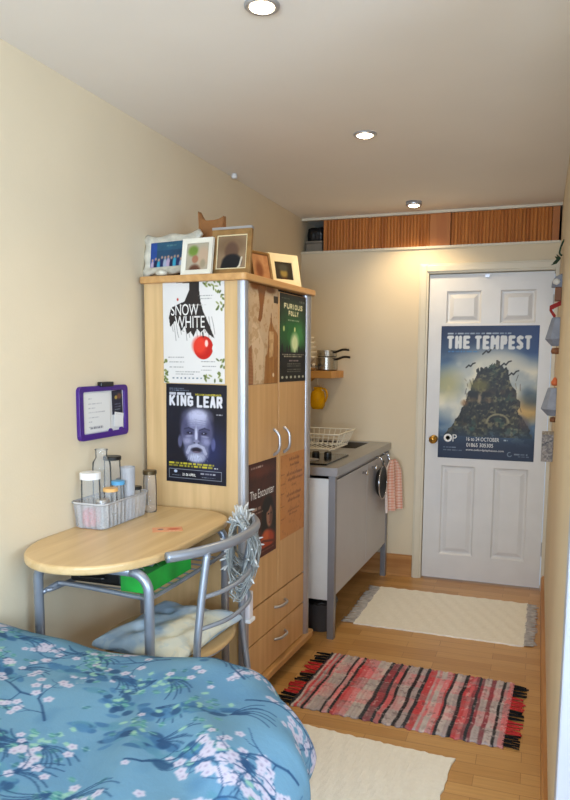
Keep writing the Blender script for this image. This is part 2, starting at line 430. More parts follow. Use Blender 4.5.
# ------------------------------------------------------------------ camera
cam_d = bpy.data.cameras.new('camera'); cam = bpy.data.objects.new('camera', cam_d); COL.objects.link(cam); scene.camera = cam
F_PX, YAW, PITCH, ROLL, CAMH = 700.6, .3352, .1196, .0068, 1.4387
cam_d.sensor_width = 36; cam_d.lens = F_PX * 36 / 800
cam_d.shift_x = (285 - 294.1) / 800; cam_d.shift_y = (444.0 - 400) / 800
cam_d.clip_start = .02
fw = Vector((-math.sin(YAW) * math.cos(PITCH), math.cos(YAW) * math.cos(PITCH), -math.sin(PITCH)))
rt0 = Vector((math.cos(YAW), math.sin(YAW), 0)); up0 = rt0.cross(fw)
rt = rt0 * math.cos(ROLL) + up0 * math.sin(ROLL); up = -rt0 * math.sin(ROLL) + up0 * math.cos(ROLL)
mw = Matrix((rt, up, -fw)).transposed().to_4x4(); mw.translation = (0, 0, CAMH)
cam.matrix_world = mw

# ------------------------------------------------------------------ the room
XL, XR, D, H, ZC = -1.552, .083, 4.575, 2.377, 2.143
YN, XE, YR = 1.63, 1.75, -1.7          # end of the right wall, entry side wall, wall with the window
struct('floor', NB((XL - .1, XE + .1, YR - .1, D + .1, -.08, 0)), 'floor')
struct('ceiling', NB((XL - .1, XE + .1, YR - .1, D + .7, H, H + .08)), 'ceil')
struct('wall_left', NB((XL - .1, XL, YR - .1, D + .7, 0, H)), 'wall')
struct('wall_right', NB((XR, XR + .12, YN, D + .1, 0, H)), 'wall')
struct('wall_return', NB((XR + .12, XE + .1, YN, YN + .1, 0, H)), 'wall')
ey0, ey1, ez0, ez1 = -1.2, .7, .85, 2.1
struct('wall_entry', NB((XE, XE + .1, YR - .1, ey0, 0, H), (XE, XE + .1, ey1, YN, 0, H), (XE, XE + .1, ey0, ey1, 0, ez0), (XE, XE + .1, ey0, ey1, ez1, H)), 'wall')
win = bpy.data.objects.new('window_2', None); COL.objects.link(win); win['kind'] = 'structure'; win.location = (XE + .05, 0, 0); win.rotation_euler = (0, 0, PI / 2)
bm = bmesh.new(); frame_bm(bm, ey0, ey1, ez0, ez1, .06, -.03, .03); box(bm, -.28, -.22, -.03, .03, ez0 + .05, ez1 - .05)
obj('window_frame', bm, 'white', win)
obj('pane', NB((ey0 + .05, ey1 - .05, -.003, .003, ez0 + .05, ez1 - .05)), 'windowpane', win)
DX0, DX1, DZ = -.69, .062, 1.985         # the door opening
struct('wall_back', NB((XL, DX0, D, D + .1, 0, ZC), (DX1, XR, D, D + .1, 0, ZC), (DX0, DX1, D, D + .1, DZ, ZC)), 'wall')
# cupboard hollow over the back wall
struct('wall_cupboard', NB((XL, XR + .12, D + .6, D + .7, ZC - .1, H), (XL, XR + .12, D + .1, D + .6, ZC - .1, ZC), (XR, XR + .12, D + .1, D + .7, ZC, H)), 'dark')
struct('trim_1', NB((XL, XR, D - .012, D + .02, ZC, ZC + .014)), 'trimwhite')
struct('trim_2', NB((XL, XR, D + .004, D + .03, H - .016, H)), 'trimwhite')
# wall with the window, behind the camera
wx0, wx1, wz0, wz1 = -1.1, .9, .75, 2.1
struct('wall_rear', NB((XL, wx0, YR - .1, YR, 0, H), (wx1, XE, YR - .1, YR, 0, H), (wx0, wx1, YR - .1, YR, 0, wz0), (wx0, wx1, YR - .1, YR, wz1, H)), 'wall')
win = bpy.data.objects.new('window_1', None); COL.objects.link(win); win['kind'] = 'structure'; win.location = (0, YR - .05, 0)
bm = bmesh.new(); frame_bm(bm, wx0, wx1, wz0, wz1, .06, -.03, .03); box(bm, -.13, -.07, -.03, .03, wz0 + .05, wz1 - .05)
obj('window_frame', bm, 'white', win)
obj('pane', NB((wx0 + .05, wx1 - .05, -.003, .003, wz0 + .05, wz1 - .05)), 'windowpane', win)
obj('window_sill', NB((wx0 - .05, wx1 + .05, .03, .18, wz0 - .03, wz0)), 'white', win, bevel=.004)
# skirtings and architraves
struct('baseboard_back', NB((XL, DX0 - .062, D - .018, D, 0, .135), (XL, DX0 - .062, D - .012, D, .135, .145)), 'pine')
struct('baseboard_right', NB((XR - .018, XR, YN + .06, D - .018, 0, .09), (XR - .012, XR, YN + .06, D - .018, .09, .10)), 'pineY')
struct('baseboard_left', NB((XL, XL + .018, YR, D - .018, 0, .10)), 'pineY')
bm = NB((DX0 - .06, DX0, D - .022, D, 0, DZ + .06), (DX0, DX1, D - .022, D, DZ, DZ + .06), (DX0 - .05, DX0 - .012, D - .03, D - .022, 0, DZ + .05),
        (DX0 - .012, DX1, D - .03, D - .022, DZ + .012, DZ + .05))
struct('trim_3', bm, 'trimwhite', bevel=.003)
struct('trim_4', NB((DX1, XR - .001, D - .02, D, 0, DZ + .06)), 'trimwhite')
struct('trim_5', NB((XR - .005, XR + .12, YN - .02, YN + .055, 0, H - .002)), 'jamb', bevel=.004)
struct('trim_6', NB((XR + .12, XR + .2, YN - .018, YN, 0, H - .002)), 'jamb', bevel=.004)

# six-panel door
door = bpy.data.objects.new('door_1', None); COL.objects.link(door); door['kind'] = 'structure'; door.location = (DX0 + .004, D, 0)
DW = DX1 - DX0 - .008; DHT = DZ - .006
def door_slab():
    bm = bmesh.new(); px = [(.108, .322), (.436, .645)]; pz = [(.175, .765), (.90, 1.60), (1.674, 1.875)]
    xs = sorted([0, DW] + [v for p in px for v in p]); zs = sorted([.012, DHT] + [v for p in pz for v in p])
    vs = {}
    def V(x, z, y=0.):
        k = (round(x, 4), round(z, 4), round(y, 4))
        if k not in vs: vs[k] = bm.verts.new((x, y, z))
        return vs[k]
    for i in range(len(xs) - 1):
        for j in range(len(zs) - 1):
            x0, x1, z0, z1 = xs[i], xs[i + 1], zs[j], zs[j + 1]
            if (x0, x1) in px and (z0, z1) in pz:
                prev = [(x0, z0), (x1, z0), (x1, z1), (x0, z1)]; py = 0.
                for ins, y in ((.010, .011), (.020, .012), (.045, .003)):
                    cur = [(x0 + ins, z0 + ins), (x1 - ins, z0 + ins), (x1 - ins, z1 - ins), (x0 + ins, z1 - ins)]
                    for k in range(4):
                        l = (k + 1) % 4
                        bm.faces.new((V(*prev[k], py), V(*prev[l], py), V(*cur[l], y), V(*cur[k], y)))
                    prev, py = cur, y
                bm.faces.new([V(*p, py) for p in prev])
            else:
                bm.faces.new((V(x0, z0), V(x1, z0), V(x1, z1), V(x0, z1)))
    e = [x for x in bm.edges if len(x.link_faces) == 1]
    r = bmesh.ops.extrude_edge_only(bm, edges=e)
    bmesh.ops.translate(bm, verts=[g for g in r['geom'] if isinstance(g, bmesh.types.BMVert)], vec=(0, .04, 0))
    return bm
obj('door_leaf', door_slab(), 'white', door)
bm = bmesh.new(); lathe(bm, [(.026, 0), (.026, -.006), (.012, -.010), (.010, -.030), (.022, -.038), (.027, -.052), (.022, -.064), (.0, -.068)], .055, .935, 20, axis='Y')
o = obj('door_knob', bm, 'brass', door, smooth=True); o['label'] = 'round brass knob'
for z in (.22, 1.75):
    bm = bmesh.new(); tube(bm, [(DW + .003, -.006, z), (DW + .003, -.006, z + .09)], .006, 8)
    obj('hinge', bm, 'silver', door)
bm = bmesh.new(); box(bm, .34, .366, -.008, 0, 1.955, 1.972); obj('hook', bm, 'silver', door)

# sliding slatted doors of the high cupboard
def slats(x0, x1, z0, z1, y):
    bm = bmesh.new(); n = int((x1 - x0) / .021); w = (x1 - x0) / n
    for i in range(n):
        pts = [(x0 + w * i + w * .5 + w * .46 * math.cos(a), y - .009 * math.sin(a)) for a in [PI * k / 6 for k in range(7)]]
        lo = [bm.verts.new((p[0], p[1], z0)) for p in pts]; hi = [bm.verts.new((p[0], p[1], z1)) for p in pts]
        for k in range(6): bm.faces.new((lo[k], lo[k + 1], hi[k + 1], hi[k]))
    box(bm, x0, x1, y, y + .012, z0, z1)
    return bm
z0, z1 = ZC + .015, H - .017
t = thing('high_cupboard', 'high wall cupboard with orange-brown slatted sliding doors above the white door', 'cupboard', (0, D + .03, 0))
for xa, xb, ya, yb in ((-1.375, -.70, -1.402, -1.376), (-.569, .03, .031, .07)):
    d = obj('door', slats(xa, xb, z0 + .001, z1, 0), 'reed', t)
    obj('end_stile', NB((ya, yb, -.010, .014, z0 + .001, z1)), 'reedplain', d)
o = obj('centre_panel', NB((-.698, -.571, -.018, .015, z0 + .001, z1)), 'reedplain', t); o['label'] = 'plain smooth wooden panel'
t = thing('storage_box', 'grey box pushed into the dark gap at the left end of the cupboard', 'box', (-1.475, D + .16, ZC + .001))
obj('box_body', NB((-.058, .055, -.12, .2, 0, .075)), 'greybox', t, bevel=.006)
obj('box_lid', NB((-.062, .059, -.125, .205, .075, .09)), 'greybox', t, bevel=.004)
t = thing('storage_bag', 'black bag lying on the grey box in the cupboard gap', 'bag', (-1.475, D + .16, ZC + .092))
bm = bmesh.new(); box(bm, -.055, .05, -.08, .18, 0, .09); bmesh.ops.subdivide_edges(bm, edges=bm.edges[:], cuts=3, use_grid_fill=True)
for v in bm.verts: v.co += Vector([random.uniform(-.006, .006) for _ in range(3)])
for v in bm.verts: v.co.z = max(v.co.z, 0)
obj('bag_body', bm, 'bag', t, smooth=True)

# ceiling lights
for i, (x, y, lab) in enumerate(((-.744, 1.852, 'round recessed ceiling spotlight nearest the bed, at the top edge of the photo'),
                                 (-.735, 2.984, 'round recessed ceiling spotlight halfway between the bed and the cupboard'),
                                 (-.755, 4.309, 'round ceiling spotlight just in front of the slatted cupboard'))):
    t = thing('ceiling_spotlight', lab, 'ceiling light', (x, y, H), group='ceiling spotlights')
    dz = -.022 if i == 2 else -.008
    bm = bmesh.new(); lathe(bm, [(.048, 0), (.048, dz + .003), (.044, dz), (.034, dz), (.032, -.0005)], 0, 0, 32)
    obj('rim', bm, 'silver', t, smooth=True)
    bm = bmesh.new(); lathe(bm, [(.0, dz - .006), (.020, dz - .005), (.031, dz - .001), (.035, dz + .003)], 0, 0, 28)
    obj('bulb', bm, 'bulb', t, smooth=True)
    l = bpy.data.lights.new('spot_lamp', 'SPOT'); l.energy = (12, 20, 24)[i]; l.color = (1., .77, .47); l.spot_size = math.radians((128, 128, 138)[i]); l.spot_blend = .75; l.shadow_soft_size = .04
    lo = bpy.data.objects.new('spot_lamp', l); COL.objects.link(lo); lo.location = (x, y, H - .04)
bm = bmesh.new(); lathe(bm, [(.014, -.022), (.016, -.012), (.013, -.003), (.013, 0)], 0, 0, 16)
tag(obj('ceiling_hook', bm, 'white', smooth=True, loc=(XL + .035, 3.4, H)), 'tiny white plastic knob where ceiling and left wall meet', 'hook')

# ------------------------------------------------------------------ wardrobe
WF = Local(-1.0805, 2.496, .0535)
WD, WW, WH = .446, .713, 1.738
w = thing('wardrobe', 'tall beech wardrobe with two doors, two drawers and silver corner strips', 'wardrobe', WF.w(0, 0, 0), -WF.yaw)
obj('side_panel', NB((-WD, -.012, 0.004, .022, .095, WH)), 'birch', w)
obj('side_panel', NB((-WD, -.012, WW - .022, WW - .004, .095, WH)), 'birch', w)
obj('back_panel', NB((-WD, -WD + .008, .022, WW - .022, .095, WH)), 'birch', w)
def rr(x0, x1, y0, y1, r, n=5):
    return arc(x1 - r, y1 - r, r, 0, PI / 2, n) + arc(x0 + r, y1 - r, r, PI / 2, PI, n) + arc(x0 + r, y0 + r, r, PI, 1.5 * PI, n) + arc(x1 - r, y0 + r, r, 1.5 * PI, 2 * PI, n)
bm = bmesh.new(); prism(bm, rr(-WD - .012, .022, -.022, WW + .030, .02), WH, WH + .027); obj('top_board', bm, 'beechY', w, bevel=.004)
bm = bmesh.new(); prism(bm, rr(-WD, .024, -.012, WW + .040, .02), .062, .092); obj('base_board', bm, 'beechY', w, bevel=.004)
obj('plinth', NB((-WD + .02, -.03, .03, WW - .03, 0, .062)), 'dark', w)
for b0, b1 in ((-.004, .036), (WW - .048, WW)):
    bm = bmesh.new(); bc = (b0 + b1) / 2; hw = (b1 - b0) / 2
    pts = [(-.02, b0), (-.02, b1)] + [(-.008 + .022 * math.sin(PI * k / 8), bc + hw * math.cos(PI * k / 8)) for k in range(9)]
    prism(bm, pts[::-1], .093, WH - .001); obj('corner_strip', bm, 'silver', w, smooth=False)
def bow(p, axis, L, out=.03, r=.006):
    a, b, z = p; P = []
    for k in range(13):
        s = -1 + 2 * k / 12; e = out * (1 - abs(s) ** 3.5)
        P.append((a + e, b, z + s * L / 2) if axis == 'z' else (a + e, b + s * L / 2, z))
    return smoothpath(P, 2)
obj('inner_rail', NB((-.05, -.016, .04, WW - .055, 1.712, WH - .001)), 'dark', w)
for b0, b1, hb in ((.04, .345, .292), (.350, .658, .402)):
    d = obj('door', NB((-.016, 0, b0, b1, .415, 1.727)), 'beech', w, bevel=.002)
    bm = bmesh.new(); tube(bm, bow((0, hb, 1.088), 'z', .112), .0065, 8); obj('handle', bm, 'silver', d, smooth=True)
for z0, z1 in ((.262, .408), (.097, .256)):
    d = obj('drawer', NB((-.016, 0, .04, .658, z0, z1)), 'beech', w, bevel=.002)
    bm = bmesh.new(); tube(bm, bow((0, .365, z0 + .088 if z0 > .2 else z0 + .105), 'y', .12, .026), .0065, 8); obj('handle', bm, 'silver', d, smooth=True)

# --- pictures of the posters
def leafy(p, x, y, s, seed, n=7):
    r = random.Random(seed)
    for k in range(n):
        p.disc(x + r.uniform(-s, s), y + r.uniform(-s, s), r.uniform(.018, .034), r.uniform(.010, .018), [(.42, .47, .24), (.55, .58, .34), (.33, .38, .2)][k % 3], .2, r.uniform(0, 3))
def pic_snow():
    p = Pic(150, 1.44, (.86, .85, .84)); p.all(p.noise(5, 2) * .12, (.7, .7, .7))
    dk = (.15, .13, .13)
    p.poly([(.18, .0), (.6, .0), (.6, .12), (.62, .28), (.66, .42), (.76, .62), (.84, .8), (.74, .74), (.68, .66), (.62, .72), (.56, .66), (.5, .78), (.46, .7), (.4, .74), (.36, .62), (.3, .7), (.26, .6), (.2, .55), (.12, .64), (.1, .5), (.14, .36), (.3, .3), (.36, .28), (.4, .2), (.44, .12), (.44, .03), (.2, .015)], dk)
    for k in range(16):
        x = .12 + k * .045; p.line([(x, .5), (x + .03, .62 + .1 * ((k * 7) % 5) / 4), (x + .05, .7 + .13 * ((k * 3) % 4) / 3)], .006, dk, .7)
    p.disc(.25, .25, .015, .02, (.7, .2, .15))
    p.disc(.66, .93, .155, .165, (.72, .10, .07)); p.disc(.6, .9, .11, .12, (.86, .22, .15), .6); p.disc(.83, .94, .03, .05, (.86, .84, .83)); p.disc(.71, .87, .026, .05, (.97, .78, .74), .5)
    p.line([(.66, .78), (.65, .72)], .02, dk)
    for a in ((.88, .06, .07, 1), (.92, .2, .06, 2), (.93, .36, .05, 3), (.72, .03, .05, 4), (.93, 1.16, .06, 5), (.88, 1.34, .09, 6), (.72, 1.37, .05, 7), (.05, 1.3, .05, 8), (.06, 1.4, .05, 9), (.03, 1.12, .02, 10)): leafy(p, *a)
    for i, (a, b, y) in enumerate(((.08, .34, 1.06), (.1, .35, 1.13), (.1, .34, 1.2), (.2, .6, 1.27), (.2, .5, 1.3), (.62, .85, 1.12), (.64, .86, 1.19), (.62, .8, 1.24), (.58, .82, .2), (.6, .8, .24))): p.words(a, b, y, .011, (.4, .4, .4), .7, i)
    p.words(.28, .72, .325, .014, (.75, .72, .7), .9, 44)
    for i in range(8): p.rect(.15 + i * .065, .18 + i * .065, 1.355, 1.375, (.45, .5, .55) if i != 3 else (.15, .25, .4))
    return p
def pic_lear():
    p = Pic(190, 1.455, (.075, .075, .12)); p.all(p.noise(4, 5) * .35, (.12, .13, .2))
    p.disc(.72, .95, .26, .3, (.15, .18, .36), 1.2, al=.8)
    sk = (.46, .47, .60); hi = (.74, .75, .85); dk = (.09, .09, .16); sh = (.26, .26, .38)
    p.disc(.235, .84, .035, .09, (.34, .35, .48), .5); p.disc(.785, .86, .035, .09, (.34, .36, .55), .5)
    p.disc(.51, .70, .255, .325, sk, .14); p.disc(.51, .95, .205, .20, (.38, .39, .51), .35)
    p.disc(.53, .47, .19, .11, (.68, .69, .80), 1.0); p.disc(.55, .43, .10, .05, hi, 1.2, al=.8)
    p.disc(.31, .62, .07, .2, sh, 1., al=.8); p.disc(.73, .66, .06, .2, sh, 1., al=.7)
    for k in range(3): p.line([(.36, .53 + .03 * k), (.5, .515 + .03 * k), (.66, .53 + .03 * k)], .007, (.42, .42, .54), .6)
    p.disc(.395, .70, .085, .055, sh, .8, .1); p.disc(.635, .70, .085, .055, sh, .8, -.1)
    p.line([(.31, .655), (.38, .635), (.465, .665)], .022, (.20, .20, .30), .9); p.line([(.56, .665), (.64, .635), (.72, .655)], .022, (.20, .20, .30), .9)
    p.disc(.395, .71, .045, .016, dk, .6, .08); p.disc(.635, .71, .045, .016, dk, .6, -.08); p.disc(.40, .708, .011, .008, (.6, .62, .75), .5); p.disc(.63, .708, .011, .008, (.6, .62, .75), .5)
    p.disc(.385, .755, .06, .014, (.58, .58, .70), .8, -.1, .8); p.disc(.645, .755, .06, .014, (.58, .58, .70), .8, .1, .8)
    p.disc(.56, .76, .022, .09, (.24, .24, .36), .8, al=.7); p.disc(.505, .74, .022, .11, hi, .9); p.disc(.51, .835, .05, .03, (.50, .50, .62), .6); p.disc(.475, .852, .015, .009, dk, .5); p.disc(.545, .852, .015, .009, dk, .5)
    p.disc(.36, .83, .06, .045, (.62, .62, .74), 1.1, al=.8); p.disc(.67, .83, .06, .045, (.56, .57, .72), 1.1, al=.8)
    p.disc(.51, .985, .17, .125, (.50, .51, .62), .5); p.line([(.36, 1.0), (.40, .92), (.51, .885), (.62, .92), (.66, 1.0)], .05, (.66, .67, .77), .8)
    p.disc(.51, .955, .085, .036, (.13, .11, .17), .6); p.disc(.51, .985, .055, .014, (.40, .35, .42), .6)
    p.disc(.51, 1.075, .12, .055, (.72, .74, .84), .8)
    for k in range(90):
        r = random.Random(k); x = r.gauss(.51, .08); y = r.uniform(1.01, 1.10); p.line([(x, y), (x + (x - .51) * .1, y + .03)], .005, (.78, .80, .88) if k % 2 else (.40, .41, .52), .45)
    p.all((p.noise(40, 66, 2) - .5) * .25, (.1, .1, .16))
    block(p, 'KING', .055, .455, .165, .325, .036, (.83, .83, .86)); block(p, 'LEAR', .515, .93, .165, .335, .036, (.83, .83, .86))
    p.words(.06, .3, .065, .012, (.5, .55, .62), .8, 3); p.words(.06, .38, .09, .014, (.55, .6, .68), .8, 4); p.words(.06, .42, .125, .036, (.82, .82, .86), .95, 5)
    p.words(.83, .93, .42, .016, (.75, .75, .78), .9, 9)
    p.words(.05, .8, 1.155, .026, (.80, .76, .2), .95, 6); p.words(.05, .78, 1.192, .026, (.80, .76, .2), .95, 7); p.words(.80, .88, 1.2, .016, (.8, .8, .8), .9, 8)
    for y in (1.255, 1.385): p.line([(.05, y), (.92, y)], .007, (.6, .62, .66))
    for x in (.05, .92): p.line([(x, 1.255), (x, 1.385)], .007, (.6, .62, .66))
    p.disc(.16, 1.29, .03, .022, (.7, .75, .85), .3); p.words(.1, .24, 1.34, .012, (.55, .6, .66), .8, 11); p.words(.58, .83, 1.29, .022, (.78, .78, .82), .9, 12); p.words(.6, .82, 1.345, .014, (.6, .62, .66), .8, 13)
    return p
def pic_brown():
    p = Pic(110, 1.40, (.74, .62, .48)); n = p.noise(6, 8); p.all(n * .5, (.86, .78, .66))
    br = (.50, .28, .10)
    p.poly([(.28, 0), (.58, 0), (.5, .2), (.44, .45), (.38, .52), (.3, .5), (.36, .3)], br, .85)
    p.disc(.2, .03, .14, .05, br, .6); p.disc(.72, .04, .18, .05, (.44, .26, .1), .6)
    p.poly([(.66, .62), (.72, .5), (.75, .36), (.78, .5), (.86, .6), (.95, .64), (1, .7), (1, 1.4), (.5, 1.4), (.55, 1.0), (.62, .95)], (.60, .38, .16), .8)
    p.poly([(.68, .64), (.84, .64), (.82, 1.0), (.68, 1.02)], (.86, .74, .56), .7); p.line([(.75, .6), (.75, .38)], .02, (.45, .28, .1))
    p.poly([(0, .9), (.1, .84), (.16, 1.0), (.14, 1.4), (0, 1.4)], (.52, .30, .16), .7)
    p.poly([(.1, .5), (.3, .6), (.5, .85), (.45, 1.35), (.2, 1.4), (.1, 1.0)], (.87, .76, .62), .6)
    for k in range(30):
        r = random.Random(k); x = r.uniform(.55, 1); p.line([(x, r.uniform(.8, 1.1)), (x + r.uniform(-.02, .02), 1.38)], .014, [(.45, .26, .08), (.72, .5, .24)][k % 2], .5)
    for k in range(9): p.line([(0, .95 + .05 * k), (.15, .97 + .05 * k)], .008, (.75, .56, .4), .6)
    p.all((p.noise(14, 4) > .62) * .25, (.55, .36, .16)); p.rect(.84, 1, .12, .22, (.22, .17, .12)); p.disc(.83, 1.27, .03, .03, (.9, .82, .7))
    return p
def pic_green():
    p = Pic(160, 1.27, (.06, .075, .06)); n = p.noise(5, 3)
    p.disc(.5, .55, .55, .36, (.10, .42, .16), 1.3, al=.9); p.disc(.78, .58, .22, .16, (.3, .66, .34), 1.2, al=.6); p.disc(.2, .6, .2, .14, (.16, .46, .2), 1.2, al=.5)
    p.all((n > .55) * .18, (.03, .1, .04)); p.disc(.56, .70, .15, .14, (.86, .92, .72), .8); p.disc(.56, .5, .03, .035, (.85, .9, .6), .5); p.disc(.15, .5, .03, .04, (.75, .8, .5), .5)
    for k in range(12):
        r = random.Random(k); x = k / 11; h = r.uniform(.68, .85) + .06 * (abs(x - .55) < .15)
        p.poly([(x - .06, 1), (x - .03, h + .05), (x, h), (x + .03, h + .06), (x + .06, 1)], (.04, .05, .04))
    p.line([(.56, .6), (.56, .82)], .03, (.85, .92, .7)); p.rect(0, 1, .84, 1.27, (.06, .065, .06))
    p.words(.1, .95, .86, .016, (.8, .76, .66), .9, 1); p.words(.16, .85, .89, .014, (.75, .72, .62), .9, 2); p.words(.35, .72, .95, .02, (.8, .7, .7), .9, 3)
    for i, y in enumerate((1.0, 1.03, 1.08, 1.11)): p.words(.28, .8, y, .012, (.6, .58, .52), .8, 20 + i)
    for i in range(6): p.disc(.1 + i * .16, 1.2, .04, .02, (.72, .72, .64), .3)
    block(p, 'FURIOUS', .15, .86, .135, .215, .022, (.86, .84, .68), .8); block(p, 'FOLLY', .32, .70, .235, .31, .022, (.86, .84, .68), .6)
    p.words(.05, .35, .06, .015, (.5, .5, .45), .8, 31); p.words(.72, .95, .07, .03, (.45, .47, .42), .8, 32); p.words(.3, .72, .36, .02, (.75, .76, .66), .8, 33)
    return p
def pic_encounter():
    p = Pic(110, 1.49, (.22, .10, .08)); n = p.noise(5, 6); p.all(n * .6, (.34, .15, .11)); p.all((p.noise(9, 9) > .6) * .3, (.12, .05, .05))
    p.disc(.45, .16, .4, .08, (.42, .2, .14), 1., al=.7); p.disc(.12, 1.12, .2, .18, (.62, .48, .40), .7, al=.8); p.disc(.1, 1.3, .2, .2, (.55, .40, .34), .8, al=.7)
    hr = (.055, .045, .045)
    p.disc(.68, .80, .22, .24, hr, .3); p.disc(.62, 1.02, .17, .22, hr, .4); p.disc(.86, .98, .12, .2, hr, .4)
    p.disc(.74, .90, .115, .17, (.62, .45, .36), .3); p.disc(.80, .93, .06, .14, (.36, .22, .18), .8, al=.8); p.disc(.70, .86, .03, .014, (.12, .07, .06), .4); p.disc(.80, .86, .026, .014, (.12, .07, .06), .4)
    p.line([(.745, .86), (.75, .96)], .02, (.5, .34, .27)); p.disc(.745, 1.0, .035, .014, (.5, .2, .16), .4); p.disc(.66, .72, .1, .1, hr, .3)
    p.disc(.66, 1.26, .26, .16, (.66, .23, .10), .4); p.disc(.6, 1.2, .12, .1, (.78, .36, .16), .8); p.rect(0, 1, 1.36, 1.49, (.30, .09, .06))
    p.words(.1, .9, 1.40, .02, (.6, .4, .35), .8, 3); p.words(.08, .5, .06, .03, (.8, .74, .7), .9, 4); p.words(.12, .5, .76, .025, (.7, .6, .55), .7, 5); p.words(.12, .42, .68, .05, (.75, .68, .62), .8, 6)
    p.line([(.15, 1.36), (.5, 1.25), (.95, 1.33)], .04, (.40, .14, .08))
    return p
def pic_tan():
    p = Pic(110, 1.33, (.80, .55, .30)); p.all(p.noise(4, 3) * .35, (.72, .45, .22)); dk = (.42, .22, .10)
    r = random.Random(5)
    for y, a, b, s in ((.10, .35, .75, .05), (.19, .38, .72, .045), (.33, .25, .9, .055), (.42, .3, .88, .05), (.52, .45, .6, .04), (.66, .25, .85, .06), (.75, .3, .8, .05), (.92, .3, .75, .035), (.98, .35, .7, .03)):
        x = a
        while x < b:
            p.line([(x, y + s * .4), (x + .015, y - s * r.uniform(.1, .7)), (x + .03, y + s * .3), (x + .045, y - s * .1)], .012 if s > .04 else .008, dk, .8); x += .055 * r.uniform(.8, 1.3)
    for y in (.3, .45, .6, .8, 1.0): p.words(.02, .16, y, .02, dk, .6, int(y * 10))
    p.all((p.noise(20, 7) > .66) * .15, dk)
    return p
def pic_tempest():
    p = Pic(200, 1.425, (.30, .42, .55)); Y = p.Y; X = p.X; n = p.noise(5, 11, 4); n2 = p.noise(12, 12, 3)
    p.all(np.clip((.42 - Y) / .35, 0, 1), (.07, .14, .30)); p.all(np.clip((X - .45) * 1.5, 0, 1) * np.clip((.7 - Y) / .4, 0, 1) * .8, (.10, .26, .52))
    p.all(np.clip((n - .34) * 3.6, 0, 1) * np.clip((Y - .28) * 5, 0, 1) * np.clip((1.15 - Y) * 5, 0, 1) * 1., (.88, .87, .80))
    for x_, y_, r_, al_ in ((.10, .80, .26, .75), (.22, .55, .2, .6), (.5, .42, .26, .8), (.3, .95, .2, .5), (.85, .60, .2, .6), (.8, .82, .18, .5), (.66, .35, .16, .5)): p.disc(x_, y_, r_, r_ * .6, (.90, .89, .82), 1.3, 0, al_)
    p.disc(.08, .62, .14, .14, (.72, .68, .40), 1.2, al=.6); p.disc(.92, .88, .14, .12, (.78, .58, .22), 1., al=.7); p.disc(.72, .45, .2, .12, (.80, .80, .76), 1., al=.5)
    p.disc(.95, .75, .12, .1, (.12, .20, .26), 1., al=.6)
    land = [(.06, 1.18), (.14, 1.08), (.2, .98), (.26, .86), (.3, .74), (.35, .62), (.38, .54), (.39, .45), (.42, .48), (.44, .44), (.5, .45), (.53, .41), (.57, .40), (.6, .36), (.63, .42), (.7, .46), (.72, .55), (.78, .66), (.8, .74), (.84, .82), (.82, .9), (.88, .98), (.94, 1.08), (.97, 1.18)]
    rj = random.Random(9); L2 = []
    for (a, b_), (c_, d_) in zip(land[:-1], land[1:]):
        L2 += [(a, b_)] + [(a + (c_ - a) * t_ + rj.uniform(-.012, .012), b_ + (d_ - b_) * t_ + rj.uniform(-.022, .012)) for t_ in (.25, .5, .75)]
    land = L2 + [land[-1]]
    p.poly(land, (.11, .12, .10))
    m = np.zeros(p.X.shape); q = Pic(200, 1.425, (0, 0, 0)); q.poly(land, (1, 1, 1)); m = q.a[..., 0]
    p.all(m * np.clip((n2 - .45) * 4, 0, 1) * .6, (.24, .23, .15)); p.all(m * np.clip((p.noise(16, 30) - .55) * 5, 0, 1) * .5, (.38, .35, .23)); p.all(m * np.clip((p.noise(10, 31) - .58) * 5, 0, 1) * .4, (.34, .20, .12))
    p.all(m * np.clip((p.noise(18, 33) - .56) * 5, 0, 1) * .8, (.04, .05, .06)); p.all(m * np.clip((p.noise(9, 35) - .6) * 6, 0, 1) * .5, (.22, .36, .30))
    p.all(m * np.clip((p.noise(34, 36, 2) - .55) * 6, 0, 1) * .8, (.50, .47, .33)); p.all(m * np.clip((p.noise(30, 37, 2) - .56) * 6, 0, 1) * .85, (.03, .04, .05))
    for k in range(60):
        x_ = rj.uniform(.25, .85); y_ = rj.uniform(.5, 1.1); p.line([(x_, y_), (x_ + rj.uniform(-.03, .03), y_ + rj.uniform(.02, .07))], .007, [(.05, .05, .05), (.42, .38, .24), (.3, .2, .12)][k % 3], .6)
    p.disc(.42, .63, .10, .06, (.46, .44, .22), .8, al=.8); p.disc(.35, .73, .05, .03, (.08, .07, .06), .6); p.disc(.5, .72, .05, .025, (.08, .07, .06), .6)
    p.disc(.425, .77, .018, .05, (.66, .58, .46), .8, al=.8); p.disc(.35, .785, .05, .025, (.46, .36, .22), 1., al=.6); p.disc(.51, .785, .05, .025, (.42, .32, .2), 1., al=.6); p.disc(.44, .865, .06, .018, (.07, .06, .06), .8, al=.8); p.disc(.27, .82, .035, .03, (.52, .34, .14), 1., al=.6)
    for a, b, r in ((.62, 1.02, .11), (.62, 1.02, .08)):
        p.line([(a + r * math.cos(t), b + r * .8 * math.sin(t)) for t in [PI + PI * k / 14 for k in range(15)]], .018, (.55, .52, .38) if r > .1 else (.12, .12, .1), .9)
    p.disc(.88, 1.03, .05, .08, (.34, .26, .26), 1., -.5, .6); p.disc(.36, 1.1, .03, .025, (.16, .36, .34), 1., al=.7)
    p.all(np.clip((Y - 1.08 - .04 * np.sin(X * 19)) * 7, 0, 1) * .9, (.10, .20, .30)); p.all(np.clip((Y - 1.0) * 6, 0, 1) * (p.noise(14, 40) > .58) * .35, (.50, .58, .60))
    p.all(np.clip((Y - 1.17) * 9, 0, 1), (.07, .14, .26))
